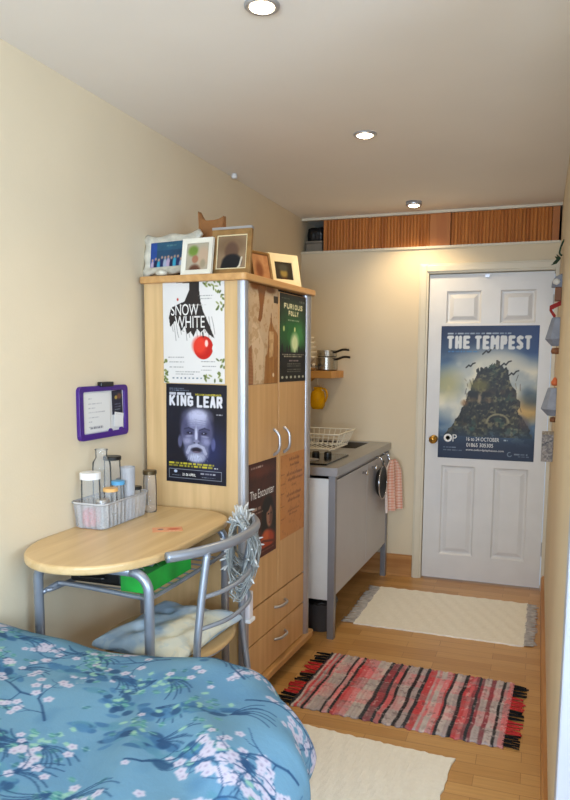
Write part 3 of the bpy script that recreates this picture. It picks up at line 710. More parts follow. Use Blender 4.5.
    for x, y, s in ((.50, .27, .06), (.32, .42, .045), (.68, .40, .05), (.76, .50, .05), (.6, .44, .035)):
        p.line([(x - s, y + s * .5), (x - s * .4, y - s * .1), (x, y + s * .2), (x + s * .5, y - s * .45), (x + s, y - s * .6)], .014, (.06, .07, .08)); p.disc(x, y + s * .1, s * .3, s * .12, (.06, .07, .08), .2, -.5)
    block(p, 'THE', .065, .305, .105, .245, .034, (.84, .86, .88)); block(p, 'TEMPEST', .355, .925, .105, .25, .034, (.84, .86, .88))
    p.words(.07, .72, .075, .016, (.75, .8, .85), .9, 2); p.words(.08, .4, .265, .014, (.25, .5, .75), .9, 3)
    p.words(.06, .2, 1.30, .012, (.6, .65, .7), .8, 4); p.words(.06, .26, 1.33, .012, (.5, .55, .6), .8, 5); p.words(.80, .95, 1.345, .016, (.6, .65, .7), .8, 6); p.words(.84, .95, 1.37, .012, (.6, .65, .7), .8, 7)
    p.line([(.755 + .022 * math.cos(t), 1.355 + .022 * math.sin(t)) for t in [.4 + 4.6 * k / 12 for k in range(13)]], .007, (.5, .56, .62))
    p.words(.69, .73, 1.20, .014, (.7, .75, .8), .9, 8)
    return p

GP = 'theatre posters in the room'
RS, RF = (0, 0, -WF.yaw), (0, 0, -WF.yaw + PI / 2)
def poster(name, pic, W_, H_, loc, rot, label, curl=None):
    return tag(sheet(name, pic, W_, H_, None, loc, rot, curl=curl), label, 'poster', GP)
p = poster('theatre_poster', pic_snow(), .277, .398, WF.w(-.356, .0005, 1.343), RS, 'white poster with a red apple and black hair, upper one on the wardrobe side')
lettering('title_lettering', 'SNOW', .038, .398 - .131, .125, .044, 'lettpaper', p, bold=.004)
lettering('title_lettering', 'WHITE', .055, .398 - .180, .135, .046, 'lettpaper', p, bold=.004)
p = poster('theatre_poster', pic_lear(), .276, .400, WF.w(-.351, .0005, .941), (0, .012, -WF.yaw), 'dark blue poster of a bearded bald man, lower one on the wardrobe side')
lettering('credit_lettering', "WILLIAM SHAKESPEARE'S", .134, .400 - .045, .118, .0085, 'lettyellow', p, bold=.01)
lettering('date_lettering', '21-26 APRIL', .076, .400 - .372, .062, .011, 'lettwhite', p, bold=.01)
poster('theatre_poster', pic_brown(), .284, .396, WF.w(.0012, .049, 1.339), RF, 'sepia brown poster of a spired building, at the top of the left wardrobe door')
p = poster('theatre_poster', pic_green(), .302, .382, WF.w(.0012, .353, 1.342), RF, 'black and green poster with glowing light, at the top of the right wardrobe door')
p = poster('theatre_poster', pic_encounter(), .274, .408, WF.w(.0012, .047, .613), RF, 'dark red poster of a long-haired person, low on the left wardrobe door')
lettering('title_lettering', 'The Encounter', .012, .408 - .148, .236, .036, 'lettwhite', p)
poster('paper_notice', pic_tan(), .286, .380, WF.w(.0012, .368, .637), RF, 'orange tan poster with brown brush lettering, low on the right wardrobe door')
p = poster('theatre_poster', pic_tempest(), .591, .842, (-.604, D - .0018, .816), (0, 0, 0), 'large blue poster of a rocky island under birds, on the white door')
TW, TH = .591, .842
lettering('date_lettering', '16 to 24 OCTOBER', .180, TH - .726, .200, .024, 'lettwhite', p, bold=.0)
lettering('phone_lettering', '01865 305305', .180, TH - .764, .165, .024, 'lettwhite', p, bold=.0)
lettering('web_lettering', 'www.oxfordplayhouse.com', .176, TH - .793, .235, .016, 'lettwhite', p, bold=.0)
bm = bmesh.new(); lathe(bm, [(.014, -.0014), (.026, -.0014), (.026, -.002), (.014, -.002), (.014, -.0014)], .062, TH - .712, 24, axis='Y'); obj('logo_ring', bm, 'lettwhite', p)
lettering('logo_lettering', 'P', .092, TH - .735, .026, .046, 'lettwhite', p, bold=-.005)

# --- photo frames on top of the wardrobe
def photo(kind, asp):
    p = Pic(48, asp, (.3, .3, .3)); r = random.Random(kind)
    if kind == 'group':
        p = Pic(70, asp, (.16, .30, .42)); p.rect(0, 1, 0, asp * .35, (.18, .36, .46)); p.rect(0, .16, 0, asp, (.15, .30, .62)); p.all(p.noise(9, 3) * .3, (.08, .14, .2))
        p.words(.38, .62, asp * .14, .03, (.5, .66, .6), .5, 3)
        for k in range(13):
            x = .06 + k * .075; y = asp * r.uniform(.55, .75); p.disc(x, y + .14, .045, .12, [(.7, .62, .72), (.10, .12, .26), (.2, .6, .72), (.12, .16, .34), (.62, .66, .74)][k % 5], .3); p.disc(x, y, .022, .028, (.70, .56, .48), .3)
    elif kind == 'family':
        p = Pic(48, asp, (.66, .62, .54)); p.disc(.3, .3, .22, .2, (.42, .52, .22), .6); p.disc(.75, .55, .25, .4, (.72, .62, .52), .6); p.disc(.4, .62, .14, .15, (.62, .42, .32), .4); p.disc(.4, 1.05, .25, .22, (.36, .22, .16), .5); p.disc(.25, 1.3, .15, .1, (.75, .72, .68), .5); p.disc(.75, .8, .12, .16, (.6, .55, .45), .5)
    elif kind == 'dog':
        p = Pic(60, asp, (.55, .45, .34)); p.disc(.5, .3, .5, .3, (.46, .36, .26), .7); p.disc(.5, .5, .24, .3, (.36, .26, .2), .4); p.disc(.52, .82, .34, .24, (.07, .07, .09), .3); p.disc(.3, .98, .16, .2, (.06, .06, .08), .3)
        p.line([(.86, .7), (.8, .95), (.62, 1.15), (.4, 1.22)], .06, (.84, .80, .72), .9); p.disc(.8, 1.2, .2, .1, (.5, .36, .24), .6)
    elif kind == 'sepia':
        p = Pic(48, asp, (.62, .40, .24)); p.all(p.noise(6, 4) * .7, (.78, .60, .42)); p.disc(.4, .6, .2, .3, (.48, .28, .16), .8); p.disc(.7, 1.0, .2, .2, (.74, .52, .34), .8)
    elif kind == 'dark':
        p = Pic(40, asp, (.16, .13, .09)); p.disc(.5, .5, .2, .2, (.55, .46, .22), .7); p.disc(.5, 1.0, .26, .3, (.34, .18, .08), .6); p.disc(.5, .25, .25, .15, (.25, .24, .2), .7)
    return p
GF = 'photo frames on top of the wardrobe'
ZT = WH + .0272
def stand_frame(a, b, turn, W_, H_, wd, m, kind, label, lean=-.16, th=.016, mat_w=0., top=None):
    t = thing('framed_photo', label, 'photo frame', WF.w(a, b, ZT + .0006), (lean, 0, -WF.yaw + turn), GF)
    bm = bmesh.new(); frame_bm(bm, 0, W_, 0, H_, wd, 0, th); obj('frame', bm, m, t, bevel=.0015)
    if mat_w:
        bm = bmesh.new(); frame_bm(bm, wd * .9, W_ - wd * .9, wd * .9, H_ - wd * .9, mat_w, th * .45, th * .55); obj('mount', bm, 'cream', t)
    iw = W_ - 2 * wd - 2 * mat_w * .8; ih = H_ - 2 * wd - 2 * mat_w * .8
    sheet('photograph', photo(kind, ih / iw), iw, ih, t, (wd + mat_w * .8, th * .5, wd + mat_w * .8))
    obj('backing', NB((wd * .4, W_ - wd * .4, th * .75, th, wd * .4, H_ - wd * .4)), 'dark', t)
    if top: o = obj('top_edge', NB((-.001, W_ + .001, -.001, th + .001, H_, H_ + .009)), top, t); o['label'] = 'bright silver top edge'
    L = H_ * .55; bm = bmesh.new(); v = box(bm, W_ * .4, W_ * .6, th, th + .003, .0, L)
    for q in v[:4]: q.co.y += L * .42; q.co.z += L * math.tan(abs(lean)) * .42 * .9
    obj('easel_leg', bm, 'dark', t)
    return t
# ornate wide frame
t = thing('framed_photo', 'wide ornate silvery-white frame with a blue group photo, leftmost on the wardrobe', 'photo frame', WF.w(-.477, .034, ZT + .008), (-.16, -.03, -WF.yaw), GF)
def wavy(x0, x1, z0, z1, n, amp):
    P = []; per = [((x0, z0), (x1, z0), (0, -1)), ((x1, z0), (x1, z1), (1, 0)), ((x1, z1), (x0, z1), (0, 1)), ((x0, z1), (x0, z0), (-1, 0))]
    for A, B, N in per:
        for k in range(n):
            s = k / n; e = amp * (math.cos(s * 2 * PI * 2) * .5 + .5) * (1 if 0 < s < 1 else 1) + amp * .8 * max(0, 1 - s * 8) + amp * .8 * max(0, 1 - (1 - s) * 8)
            P.append((A[0] + (B[0] - A[0]) * s + N[0] * e, A[1] + (B[1] - A[1]) * s + N[1] * e))
    return P
bm = bmesh.new(); x0, x1, z0, z1 = .036, .232, .034, .134
out = wavy(.010, .258, .010, .158, 32, .009); n4 = len(out)
inn = []
for i in range(4):
    A, B = [((x0, z0), (x1, z0)), ((x1, z0), (x1, z1)), ((x1, z1), (x0, z1)), ((x0, z1), (x0, z0))][i]
    inn += [(A[0] + (B[0] - A[0]) * k / 32, A[1] + (B[1] - A[1]) * k / 32) for k in range(32)]
of = [bm.verts.new((x, .004, z)) for x, z in out]; md = [bm.verts.new((.55 * x + .45 * u, -.005, .55 * z + .45 * v)) for (x, z), (u, v) in zip(out, inn)]; nf = [bm.verts.new((x, .005, z)) for x, z in inn]; ob_ = [bm.verts.new((x, .016, z)) for x, z in out]
for k in range(n4):
    j = (k + 1) % n4
    bm.faces.new((of[k], of[j], md[j], md[k])); bm.faces.new((md[k], md[j], nf[j], nf[k])); bm.faces.new((ob_[k], ob_[j], of[j], of[k]))
bm.faces.new(ob_)
obj('frame', bm, 'ornate', t, smooth=True)
sheet('photograph', photo('group', .1 / .196), .196, .1, t, (.036, .004, .034))
bm = bmesh.new(); v = box(bm, .11, .16, .016, .019, .0, .1)
for q in v[:4]: q.co.y += .045; q.co.z += .01
obj('easel_leg', bm, 'dark', t)
stand_frame(-.266, -.014, -.05, .138, .142, .019, 'whiteframe', 'family', 'small white portrait frame between the ornate frame and the bronze frame', mat_w=0)
stand_frame(-.148, .012, .0, .170, .172, .020, 'goldframe', 'dog', 'bronze frame with silver top edge and a dark dog photo, at the wardrobe corner', lean=-.14, mat_w=.006, top='silver')
stand_frame(-.065, .245, PI / 2 - .25, .128, .128, .009, 'goldframe', 'sepia', 'thin gilt frame with a brown sepia photo, right of the bronze frame', lean=-.2)
stand_frame(-.085, .462, PI / 2 - .50, .172, .152, .036, 'cream', 'dark', 'cream painted frame with a tiny dark photo, at the wardrobe front edge', lean=-.22, th=.02)
stand_frame(-.075, .632, PI / 2 - .2, .10, .120, .012, 'darkframe', 'dark', 'small dark gold frame half hidden behind the cream frame', lean=-.16)
# brown paper bag with pointed corners
bm = bmesh.new(); box(bm, -.055, .055, -.03, .03, 0, .15); bmesh.ops.subdivide_edges(bm, edges=bm.edges[:], cuts=5, use_grid_fill=True)
for v in bm.verts:
    f = v.co.z / .15
    if f > .99: v.co.z = .238 + (.040 if v.co.x < 0 else .014) * (abs(v.co.x) / .055) ** 4
    else: v.co.z *= 1.35
    v.co.y *= 1 - .6 * f; v.co.x *= .9 + .18 * f; v.co += Vector((random.uniform(-.003, .003), random.uniform(-.004, .004), 0))
tag(obj('paper_bag', bm, 'brownbag', smooth=False, loc=WF.w(-.232, .185, ZT + .001), rot=(0, 0, -.1), bevel=0), 'brown crumpled paper bag with pointed corners behind the photo frames', 'bag')
bm = bmesh.new(); lathe(bm, [(.0, 0), (.016, .002), (.02, .012), (.012, .022), (0, .026)], 0, 0, 14)
for v in bm.verts: v.co.x *= 1.4; v.co.z += .003 * math.sin(v.co.x * 300) * (v.co.z > .005)
tag(obj('shell_ornament', bm, 'ornate', smooth=True, loc=WF.w(-.350, -.016, ZT + .001)), 'tiny pale shell ornament under the ornate frame', 'ornament')

# ------------------------------------------------------------------ whiteboard on the left wall
wb = thing('whiteboard', 'small whiteboard with a purple plastic frame hung above the table', 'whiteboard', (XL, 2.094, 1.142), (0, 0, PI / 2))
BW, BH = .312, .196
bm = bmesh.new(); O = [(x, z) for x, z in rr(0, BW, 0, BH, .018, 4)]; I = [(x, z) for x, z in rr(.028, BW - .022, .022, BH - .020, .006, 4)]
vo = [bm.verts.new((x, -.016, z)) for x, z in O]; vi = [bm.verts.new((x, -.014, z)) for x, z in I]; vb = [bm.verts.new((x, -.0008, z)) for x, z in O]; vj = [bm.verts.new((x, -.004, z)) for x, z in I]
for k in range(len(O)):
    j = (k + 1) % len(O)
    bm.faces.new((vo[k], vo[j], vi[j], vi[k])); bm.faces.new((vb[k], vb[j], vo[j], vo[k])); bm.faces.new((vi[k], vi[j], vj[j], vj[k]))
bm.faces.new(vb[::-1]); obj('frame', bm, 'purple', wb, bevel=.002)
obj('board', NB((.02, BW - .018, -.0065, -.003, .016, BH - .014)), 'board', wb)
obj('pen_clip', NB((.125, .205, -.024, -.004, BH - .004, BH + .014)), 'black', wb, bevel=.003)
for x in (.195, .268):
    bm = bmesh.new(); prism(bm, [(x - .011, 0), (x + .011, 0)] + [(x + .011 * math.cos(a), .0 + .011 * math.sin(a)) for a in [PI * k / 8 for k in range(1, 8)]], 0, .007)
    for v in bm.verts: v.co = Vector((v.co.x, -.0065 - v.co.z, .021 + v.co.y))
    obj('frame_tab', bm, 'purple', wb)
def wall_loc(x, z, off): return (XL + off, 2.094 + x, 1.142 + z)
q = Pic(60, .8, (.88, .88, .87))
for i in range(7): q.words(.2, .2 + .6 * ((i * 3) % 5 + 1) / 5, .12 + i * .09, .018, (.5, .5, .55), .6, i)
q.words(.25, .7, .68, .03, (.3, .3, .35), .8, 77)
tag(sheet('paper_list', q, .172, .148, None, wall_loc(.03, .024, .0075), (0, 0, PI / 2)), 'white handwritten paper list covering the left of the whiteboard', 'paper')
q = Pic(40, 1.35, (.11, .12, .2)); q.disc(.4, .4, .14, .1, (.7, .6, .28), .5); q.disc(.7, .35, .2, .16, (.42, .26, .2), .6); q.words(.25, .8, .75, .05, (.45, .5, .6), .9, 3); q.words(.25, .8, .9, .05, (.45, .5, .6), .9, 4); q.words(.25, .75, 1.05, .04, (.5, .55, .6), .9, 5)
tag(sheet('photo_card', q, .070, .092, None, wall_loc(.214, .082, .0085), (0, -.04, PI / 2)), 'dark blue flyer stuck to the upper right of the whiteboard', 'card')
q = Pic(30, .8, (.9, .9, .9)); q.words(.1, .7, .1, .04, (.7, .7, .7), .6, 2)
tag(sheet('paper_slip', q, .062, .056, None, wall_loc(.218, .038, .0105), (0, .15, PI / 2)), 'small blank white slip below the dark flyer on the whiteboard', 'paper')

# ------------------------------------------------------------------ table
TX1 = -1.075; TZ = .84
t = thing('table', 'high birch table with rounded ends and grey tube legs against the left wall', 'table', (-1.31, 2.08, 0))
def T(x, y): return (x + 1.31, y - 2.08)
def sup(cx, cy, rx, ry, a0, a1, n, e=2.3):
    P = []
    for k in range(n + 1):
        a = a0 + (a1 - a0) * k / n; c, s = math.cos(a), math.sin(a)
        P.append((cx + rx * math.copysign(abs(c) ** (2 / e), c), cy + ry * math.copysign(abs(s) ** (2 / e), s)))
    return P
outl = sup(-1.3135, 1.935, .2385, .298, -PI, 0, 34, 2.08) + sup(-1.29, 2.28, .215, .215, 0, PI / 2, 14, 2.2)[1:] + [(-1.36, 2.494), (XL + .003, 2.494)]
bm = bmesh.new(); prism(bm, [T(*p) for p in outl], TZ - .028, TZ); obj('tabletop', bm, 'tabletop', t, bevel=.009, seg=3)
def uframe(y, xl, xr):
    zt = TZ - .044; r = .06; P = [(xl, y, .0)]; P += [(xl, y, zt - r)]
    P += [(xl + r - r * math.cos(a), y, zt - r + r * math.sin(a)) for a in [PI / 2 * k / 6 for k in range(1, 7)]]
    P += [(xr - r + r * math.sin(a), y, zt - r + r * math.cos(a)) for a in [PI / 2 * k / 6 for k in range(0, 7)]]
    P += [(xr, y, .0)]
    return [(*T(p[0], p[1]), p[2]) for p in P]
for y, xl, xr in ((1.79, -1.490, -1.085), (2.42, -1.490, -1.125)):
    P = uframe(y, xl, xr); mid = len(P) // 2
    bm = bmesh.new(); tube(bm, P[:mid + 1], .0155, 12); obj('leg', bm, 'greymetal', t, smooth=True)
    bm = bmesh.new(); tube(bm, P[mid:], .0155, 12); obj('leg', bm, 'greymetal', t, smooth=True)
for p in ((-1.490, 1.79), (-1.085, 1.79), (-1.490, 2.42), (-1.125, 2.42)):
    pass
RZ = .695
bm = bmesh.new(); P = [(-1.478, 1.795, .69), (-1.462, 1.835, .705), (-1.44, 1.85, .708), (-1.30, 1.85, .703), (-1.15, 1.85, RZ), (-1.115, 1.88, RZ), (-1.115, 2.35, RZ), (-1.13, 2.405, RZ)]
tube(bm, [(*T(a, b), c) for a, b, c in smoothpath(P, 4)], .008, 8); obj('rack_rail', bm, 'greymetal', t, smooth=True)
bm = bmesh.new(); P = [(-1.475, 1.81, RZ), (-1.46, 1.87, RZ), (-1.46, 2.36, RZ), (-1.475, 2.405, RZ)]
tube(bm, [(*T(a, b), c) for a, b, c in smoothpath(P, 4)], .008, 8); obj('rack_rail', bm, 'greymetal', t, smooth=True)
bm = bmesh.new()
for k in range(9):
    y = 1.90 + k * .055; tube(bm, [(*T(-1.46, y), RZ), (*T(-1.115, y), RZ)], .003, 6)
obj('rack_wires', bm, 'greymetal', t)
# things under the table top
g = thing('tissue_box', 'green card tissue box on the rack under the table top', 'tissue box', (-1.180, 2.005, RZ + .0085))
bm = bmesh.new(); box(bm, -.05, .05, -.145, .145, 0, .066); obj('box_body', bm, 'green', g, bevel=.002)
bm = bmesh.new(); R_ = random.Random(4)
for k in range(7):
    cx, cy = R_.uniform(-.03, .02), R_.uniform(-.11, -.02); a = R_.uniform(0, 3)
    v = [bm.verts.new(p) for p in ((cx - .03 * math.cos(a), cy - .03 * math.sin(a), .0665), (cx + .03 * math.cos(a), cy + .03 * math.sin(a), .0665), (cx + .04, cy + .02, .086 + R_.uniform(0, .024)), (cx + .0, cy - .03, .088 + R_.uniform(0, .022)))]
    bm.faces.new(v)
o = obj('tissue', bm, 'tissue', g, smooth=True); s = o.modifiers.new('s', 'SOLIDIFY'); s.thickness = .001; o['label'] = 'white tissue pulled out of the slot'
g = thing('folder', 'flat black folder under the table top, left of the green tissue box', 'folder', (-1.345, 2.06, RZ + .0085))
bm = bmesh.new(); box(bm, -.10, .10, -.17, .20, 0, .052); obj('folder_body', bm, 'black', g, bevel=.01)
bm = bmesh.new(); tube(bm, smoothpath([(-.05, -.168, .026), (-.045, -.185, .026), (.035, -.185, .026), (.04, -.168, .026)], 5), .005, 8); obj('handle', bm, 'black', g)

# card on the table
q = Pic(50, .62, (.88, .62, .47)); q.disc(.35, .3, .2, .16, (.88, .66, .52), .6); q.disc(.28, .28, .09, .06, (.2, .16, .28), .4); q.disc(.7, .3, .2, .12, (.80, .38, .26), .6); q.words(.55, .9, .5, .04, (.95, .9, .85), .8, 3)
o = sheet('postcard', q, .105, .066, None, (-1.245, 2.085, TZ + .0012), (-PI / 2, 0, .55)); tag(o, 'small orange card lying on the table top', 'card')

# clear basket
BX0, BX1, BY0, BY1, BZ = -1.543, -1.405, 2.035, 2.335, TZ + .001
b = thing('basket', 'clear ribbed plastic basket full of jars on the table', 'basket', ((BX0 + BX1) / 2, (BY0 + BY1) / 2, BZ))
def basket_wall(inset):
    bm = bmesh.new(); hx, hy = (BX1 - BX0) / 2, (BY1 - BY0) / 2; rows = []
    lv = [(0, .012), (.004, .006), (.085, 0), (.092, -.004), (.093, .004)]
    for z, ins in lv:
        base = rr(-hx + ins, hx - ins, -hy + ins, hy - ins, .024, 5); dens = []
        n = len(base)
        for i in range(n):
            a, c = base[i], base[(i + 1) % n]; L = math.hypot(c[0] - a[0], c[1] - a[1]); m_ = max(1, int(L / .0065))
            dens += [(a[0] + (c[0] - a[0]) * k / m_, a[1] + (c[1] - a[1]) * k / m_) for k in range(m_)] if False else [(a, c)]
        rows.append((z, base))
    # resample every level at the same parameters, with ribs
    N = 132; rings = []
    for z, base in rows:
        n = len(base); per = [0]
        for i in range(n): per.append(per[-1] + math.hypot(base[(i + 1) % n][0] - base[i][0], base[(i + 1) % n][1] - base[i][1]))
        ring = []
        for k in range(N):
            s = per[-1] * k / N; i = max(j for j in range(n) if per[j] <= s + 1e-9); tt = (s - per[i]) / max(1e-9, per[i + 1] - per[i])
            x = base[i][0] + (base[(i + 1) % n][0] - base[i][0]) * tt; y = base[i][1] + (base[(i + 1) % n][1] - base[i][1]) * tt
            rib = (.0022 if (k // 2) % 2 else 0) if .003 < z < .09 else 0; L = math.hypot(x, y)
            ring.append(bm.verts.new((x * (1 - rib / L), y * (1 - rib / L), z)))
        rings.append(ring)
    for A, B in zip(rings[:-1], rings[1:]):
        for k in range(N): bm.faces.new((A[k], A[(k + 1) % N], B[(k + 1) % N], B[k]))
    bm.faces.new(rings[0][::-1])
    return bm
obj('basket_body', basket_wall(0), 'clearplastic', b)
bm = bmesh.new(); tube(bm, [(x, y, .0925) for x, y in rr(-(BX1 - BX0) / 2 - .003, (BX1 - BX0) / 2 + .003, -(BY1 - BY0) / 2 - .003, (BY1 - BY0) / 2 + .003, .026, 6)], .0035, 6, closed=True)
obj('rim', bm, 'clearplastic', b, smooth=True)
GJ = 'jars in and beside the clear basket'
def jar(x, y, z, r, h, lid, label, lidh=.014, neck=.9, cont=None, cat='jar', group=GJ, glass='glass', taper=1.):
    t = thing('glass_jar' if cat == 'jar' else 'tumbler', label, cat, (x, y, z), 0, group)
    bm = bmesh.new()
    if cat == 'jar':
        prof = [(r * .9, 0), (r, .006), (r, h * .74), (r * .96, h * .82), (r * neck, h * .88), (r * neck, h - .002)]
        lathe(bm, prof, 0, 0, 24); bm.faces.ensure_lookup_table()
        top = [f for f in bm.faces if len(f.verts) > 4 and f.calc_center_median().z > h * .5]; bmesh.ops.delete(bm, geom=top, context='FACES_ONLY')
    else:
        lathe(bm, [(r * .78, 0), (r * .8, .003), (r, h), (r * .96, h), (r * .76, .006)], 0, 0, 28)
    obj('jar_body' if cat == 'jar' else 'cup_body', bm, glass, t, smooth=True)
    if lid:
        bm = bmesh.new(); rl = r * neck + .003; lathe(bm, [(rl, h - lidh), (rl, h - .002), (rl - .002, h), (0, h + .0005)], 0, 0, 24); obj('lid', bm, lid, t, smooth=False)
    elif cat == 'jar':
        bm = bmesh.new(); tube(bm, [(r * neck * math.cos(a), r * neck * math.sin(a), h - .003) for a in [2 * PI * k / 24 for k in range(24)]], .003, 6, closed=True); obj('rim', bm, glass, t, smooth=True)
    if cont:
        bm = bmesh.new(); lathe(bm, [(r * .86, .004), (r * .93, .010), (r * .93, h * .3), (0, h * .33)], 0, 0, 20); obj('contents', bm, cont, t, smooth=True)
    return t
zb = BZ + .0015
jar(-1.493, 2.085, zb, .034, .195, 'whitelid', 'glass jar with a wide white lid at the left end of the basket', .024, 1., 'beads')
jar(-1.494, 2.156, zb, .034, .27, None, 'tall open clear glass bottle behind the white-lidded jar', neck=.62)
jar(-1.495, 2.225, zb, .032, .235, 'blacklid', 'tall clear jar with a black lid at the back of the basket', .014, .95)
jar(-1.436, 2.072, zb, .024, .105, 'silverlid', 'short glass jar with a silver lid at the front corner of the basket', .012, .95)
jar(-1.438, 2.125, zb, .024, .135, 'orangelid', 'glass jar with a pale orange lid in the front of the basket', .012, .98)
jar(-1.443, 2.182, zb, .022, .152, 'bluelid', 'glass jar with a pale blue lid in the middle of the basket', .014, .98)
jar(-1.497, 2.292, zb, .022, .14, 'blacklid', 'small glass jar with a black lid, rear right corner of the basket', .012, .95)
jar(-1.441, 2.245, zb, .027, .195, None, 'frosted white plastic tumbler standing up out of the basket', cat='tumbler', glass='frost')
jar(-1.441, 2.298, zb, .020, .112, 'blacklid', 'short glass jar with a black lid in the right front of the basket', .012, .98)
jar(-1.425, 2.374, TZ + .001, .026, .165, 'brownlid', 'glass jar with a dark brass lid on the table right of the basket', .016, .92)

# ------------------------------------------------------------------ chair
CX, CY = -1.165, 2.06
c = thing('chair', 'grey tubular metal chair with a round plywood seat at the table', 'chair', (CX, CY, 0))
def C_(x, y, z): return (x - CX, y - CY, z)
bm = bmesh.new(); prism(bm, sup(0, 0, .215, .225, 0, 2 * PI, 40, 2.3)[:-1], .484, .502); obj('seat', bm, 'ply', c, bevel=.006)
bm = bmesh.new(); tube(bm, [(.19 * math.cos(a), -.0 + .2 * math.sin(a), .474) for a in [2 * PI * k / 28 for k in range(28)]], .010, 8, closed=True); obj('seat_ring', bm, 'greymetal', c, smooth=True)
rail = smoothpath([(-1.04, 1.82, .842), (-.993, 1.882, .843), (-.957, 1.946, .845), (-.928, 2.035, .846), (-.921, 2.148, .846), (-.936, 2.27, .846), (-.975, 2.36, .846), (-1.03, 2.43, .845)], 6)
bm = bmesh.new(); tube(bm, [C_(*p) for p in rail], .0165, 14); obj('back_rail', bm, 'greymetal', c, smooth=True)
for P in ([(-.958, 1.93, .838), (-.968, 1.905, .68), (-.972, 1.878, .50), (-.955, 1.86, .3), (-.93, 1.83, 0)], [(-.945, 2.28, .838), (-.975, 2.265, .68), (-.985, 2.262, .5), (-.965, 2.265, .32), (-.93, 2.28, 0)]):
    bm = bmesh.new(); tube(bm, [C_(*p) for p in smoothpath(P, 6)], .0125, 10); obj('leg', bm, 'greymetal', c, smooth=True)
for x, y in ((-1.31, 1.93), (-1.31, 2.19)):
    bm = bmesh.new(); tube(bm, [C_(x, y, .474), C_(x - .05, y + (-.03 if y < 2.06 else .03), 0)], .0125, 10); obj('leg', bm, 'greymetal', c, smooth=True)
for z, e in ((.715, .03), (.615, .035)):
    P = smoothpath([(-.972, 1.90, z - .02), (-.93 + e * .3, 1.98, z - .01), (-.915 + e * .4, 2.07, z), (-.925 + e * .3, 2.17, z + .005), (-.975, 2.265, z + .01)], 6)
    bm = bmesh.new(); tube(bm, [C_(*p) for p in P], .0075, 8); obj('back_rod', bm, 'greymetal', c, smooth=True)
# cushion
q = Pic(110, 1.2, (.74, .80, .85)); n = q.noise(5, 21, 3)
q.all(np.clip((n - .42) * 5, 0, 1) * .6, (.52, .63, .74)); q.all(np.clip((q.X - .42 + (q.noise(4, 5) - .5) * .5) * 7, 0, 1) * np.clip((q.Y - .15) * 6, 0, 1) * .85, (.93, .91, .82)); q.all((q.noise(12, 22) > .62) * .35, (.76, .80, .80))
def cushion():
    h, w_ = q.h, q.w; U, V = np.meshgrid(np.linspace(-1, 1, w_), np.linspace(-1, 1, h)); edge = np.clip(1 - np.maximum(abs(U), abs(V)) ** 6, 0, 1) ** .5
    bt = np.zeros_like(U)
    for a, b_ in ((-.4, -.4), (.4, -.4), (-.4, .4), (.4, .4)): bt += np.exp(-((U - a) ** 2 + (V - b_) ** 2) / .02)
    z = .012 + .036 * edge - .020 * np.clip(bt, 0, 1) + .004 * np.sin(U * 9 + V * 5)
    s = 1 - .05 * (1 - (abs(U * V)))
    X = U * .166 * s; Y = -V * .212 * s
    top = np.stack([X, Y, z], -1)
    return grid_mesh('cushion_cover', top, q.a)
cu = thing('cushion', 'blue and cream mottled square seat cushion on the grey chair', 'cushion', (-1.150, 2.035, .5035), -.06)
o = obj('cushion_cover', cushion(), 'clothprint', cu, smooth=True); s = o.modifiers.new('s', 'SOLIDIFY'); s.thickness = .012; s.offset = -1
bm = bmesh.new(); pts = sup(0, 0, .156, .2, 0, 2 * PI, 40, 7)[:-1]; prism(bm, pts, .0, .02); obj('cushion_base', bm, mat('cushion_underside', (.60, .68, .74), .9, var=.08), cu, bevel=.008)
bm = bmesh.new(); box(bm, .0, .028, -.232, -.230, -.004, .018); o = obj('care_tag', bm, mat('lilac_tag', (.70, .62, .82), .7), cu); o['label'] = 'small lilac tag sewn to the edge'

# fairy lights hung over the chair rail
fl = thing('fairy_lights', 'bundle of clear fairy lights with white bulbs hung over the chair rail', 'fairy lights', (-.958, 2.285, .60))
R_ = random.Random(11); bm = bmesh.new(); bulbs = []
for k in range(58):
    y0 = R_.uniform(-.105, .10); xo = R_.uniform(.0, .07); ln = R_.uniform(.15, .27); wdt = R_.uniform(.015, .06); top = .262 + R_.uniform(.01, .03)
    rx = -.035 * ((y0 + 0) / .1) - .0
    P = [(rx + -.03, y0, top - ln), (rx - .028 - xo * .2, y0 - wdt * .3, top - ln * .5), (rx - .022, y0, top - .03), (rx, y0 + .004, top), (rx + .025, y0, top - .03), (rx + .03 + xo * .5, y0 + wdt * .5, top - ln * .55), (rx + xo * .3, y0 + wdt * .2, top - ln - .02), (rx - .03, y0, top - ln)]
    P = [(a - .040, b_, c_) for a, b_, c_ in P]
    P = [(a + R_.uniform(-.006, .006), b_ + R_.uniform(-.012, .012), c_ + R_.uniform(-.005, .005)) for a, b_, c_ in P]
    SP = smoothpath(P, 5); tube(bm, SP, .0021, 5)
    for i in range(R_.randint(2, 6), len(SP), 7):
        bulbs.append(SP[i])
obj('wire', bm, 'fairy', fl, smooth=True)
R_.shuffle(bulbs); first = None
for P in bulbs[:90]:
    d = (Vector((P[0] + .035, P[1] * 1.2, (P[2] - .14) * .35)).normalized() + Vector((R_.uniform(-.4, .4), R_.uniform(-.5, .5), R_.uniform(-.4, .4)))).normalized()
    if first is None:
        bm = bmesh.new(); lathe(bm, [(.0026, -.004), (.0040, .004), (.0044, .022), (.0028, .034), (0, .038)], 0, 0, 8); first = obj('light_bulb', bm, 'fairybulb', fl, smooth=True); o = first
    else:
        o = first.copy(); COL.objects.link(o)
    o.location = P; o.rotation_euler = d.to_track_quat('Z', 'Y').to_euler()
bm = bmesh.new(); box(bm, -.035, -.002, -.01, .025, -.105, -.005); o = obj('plug', bm, 'plug', fl, bevel=.004); o['label'] = 'off-white plug hanging below the bulbs'
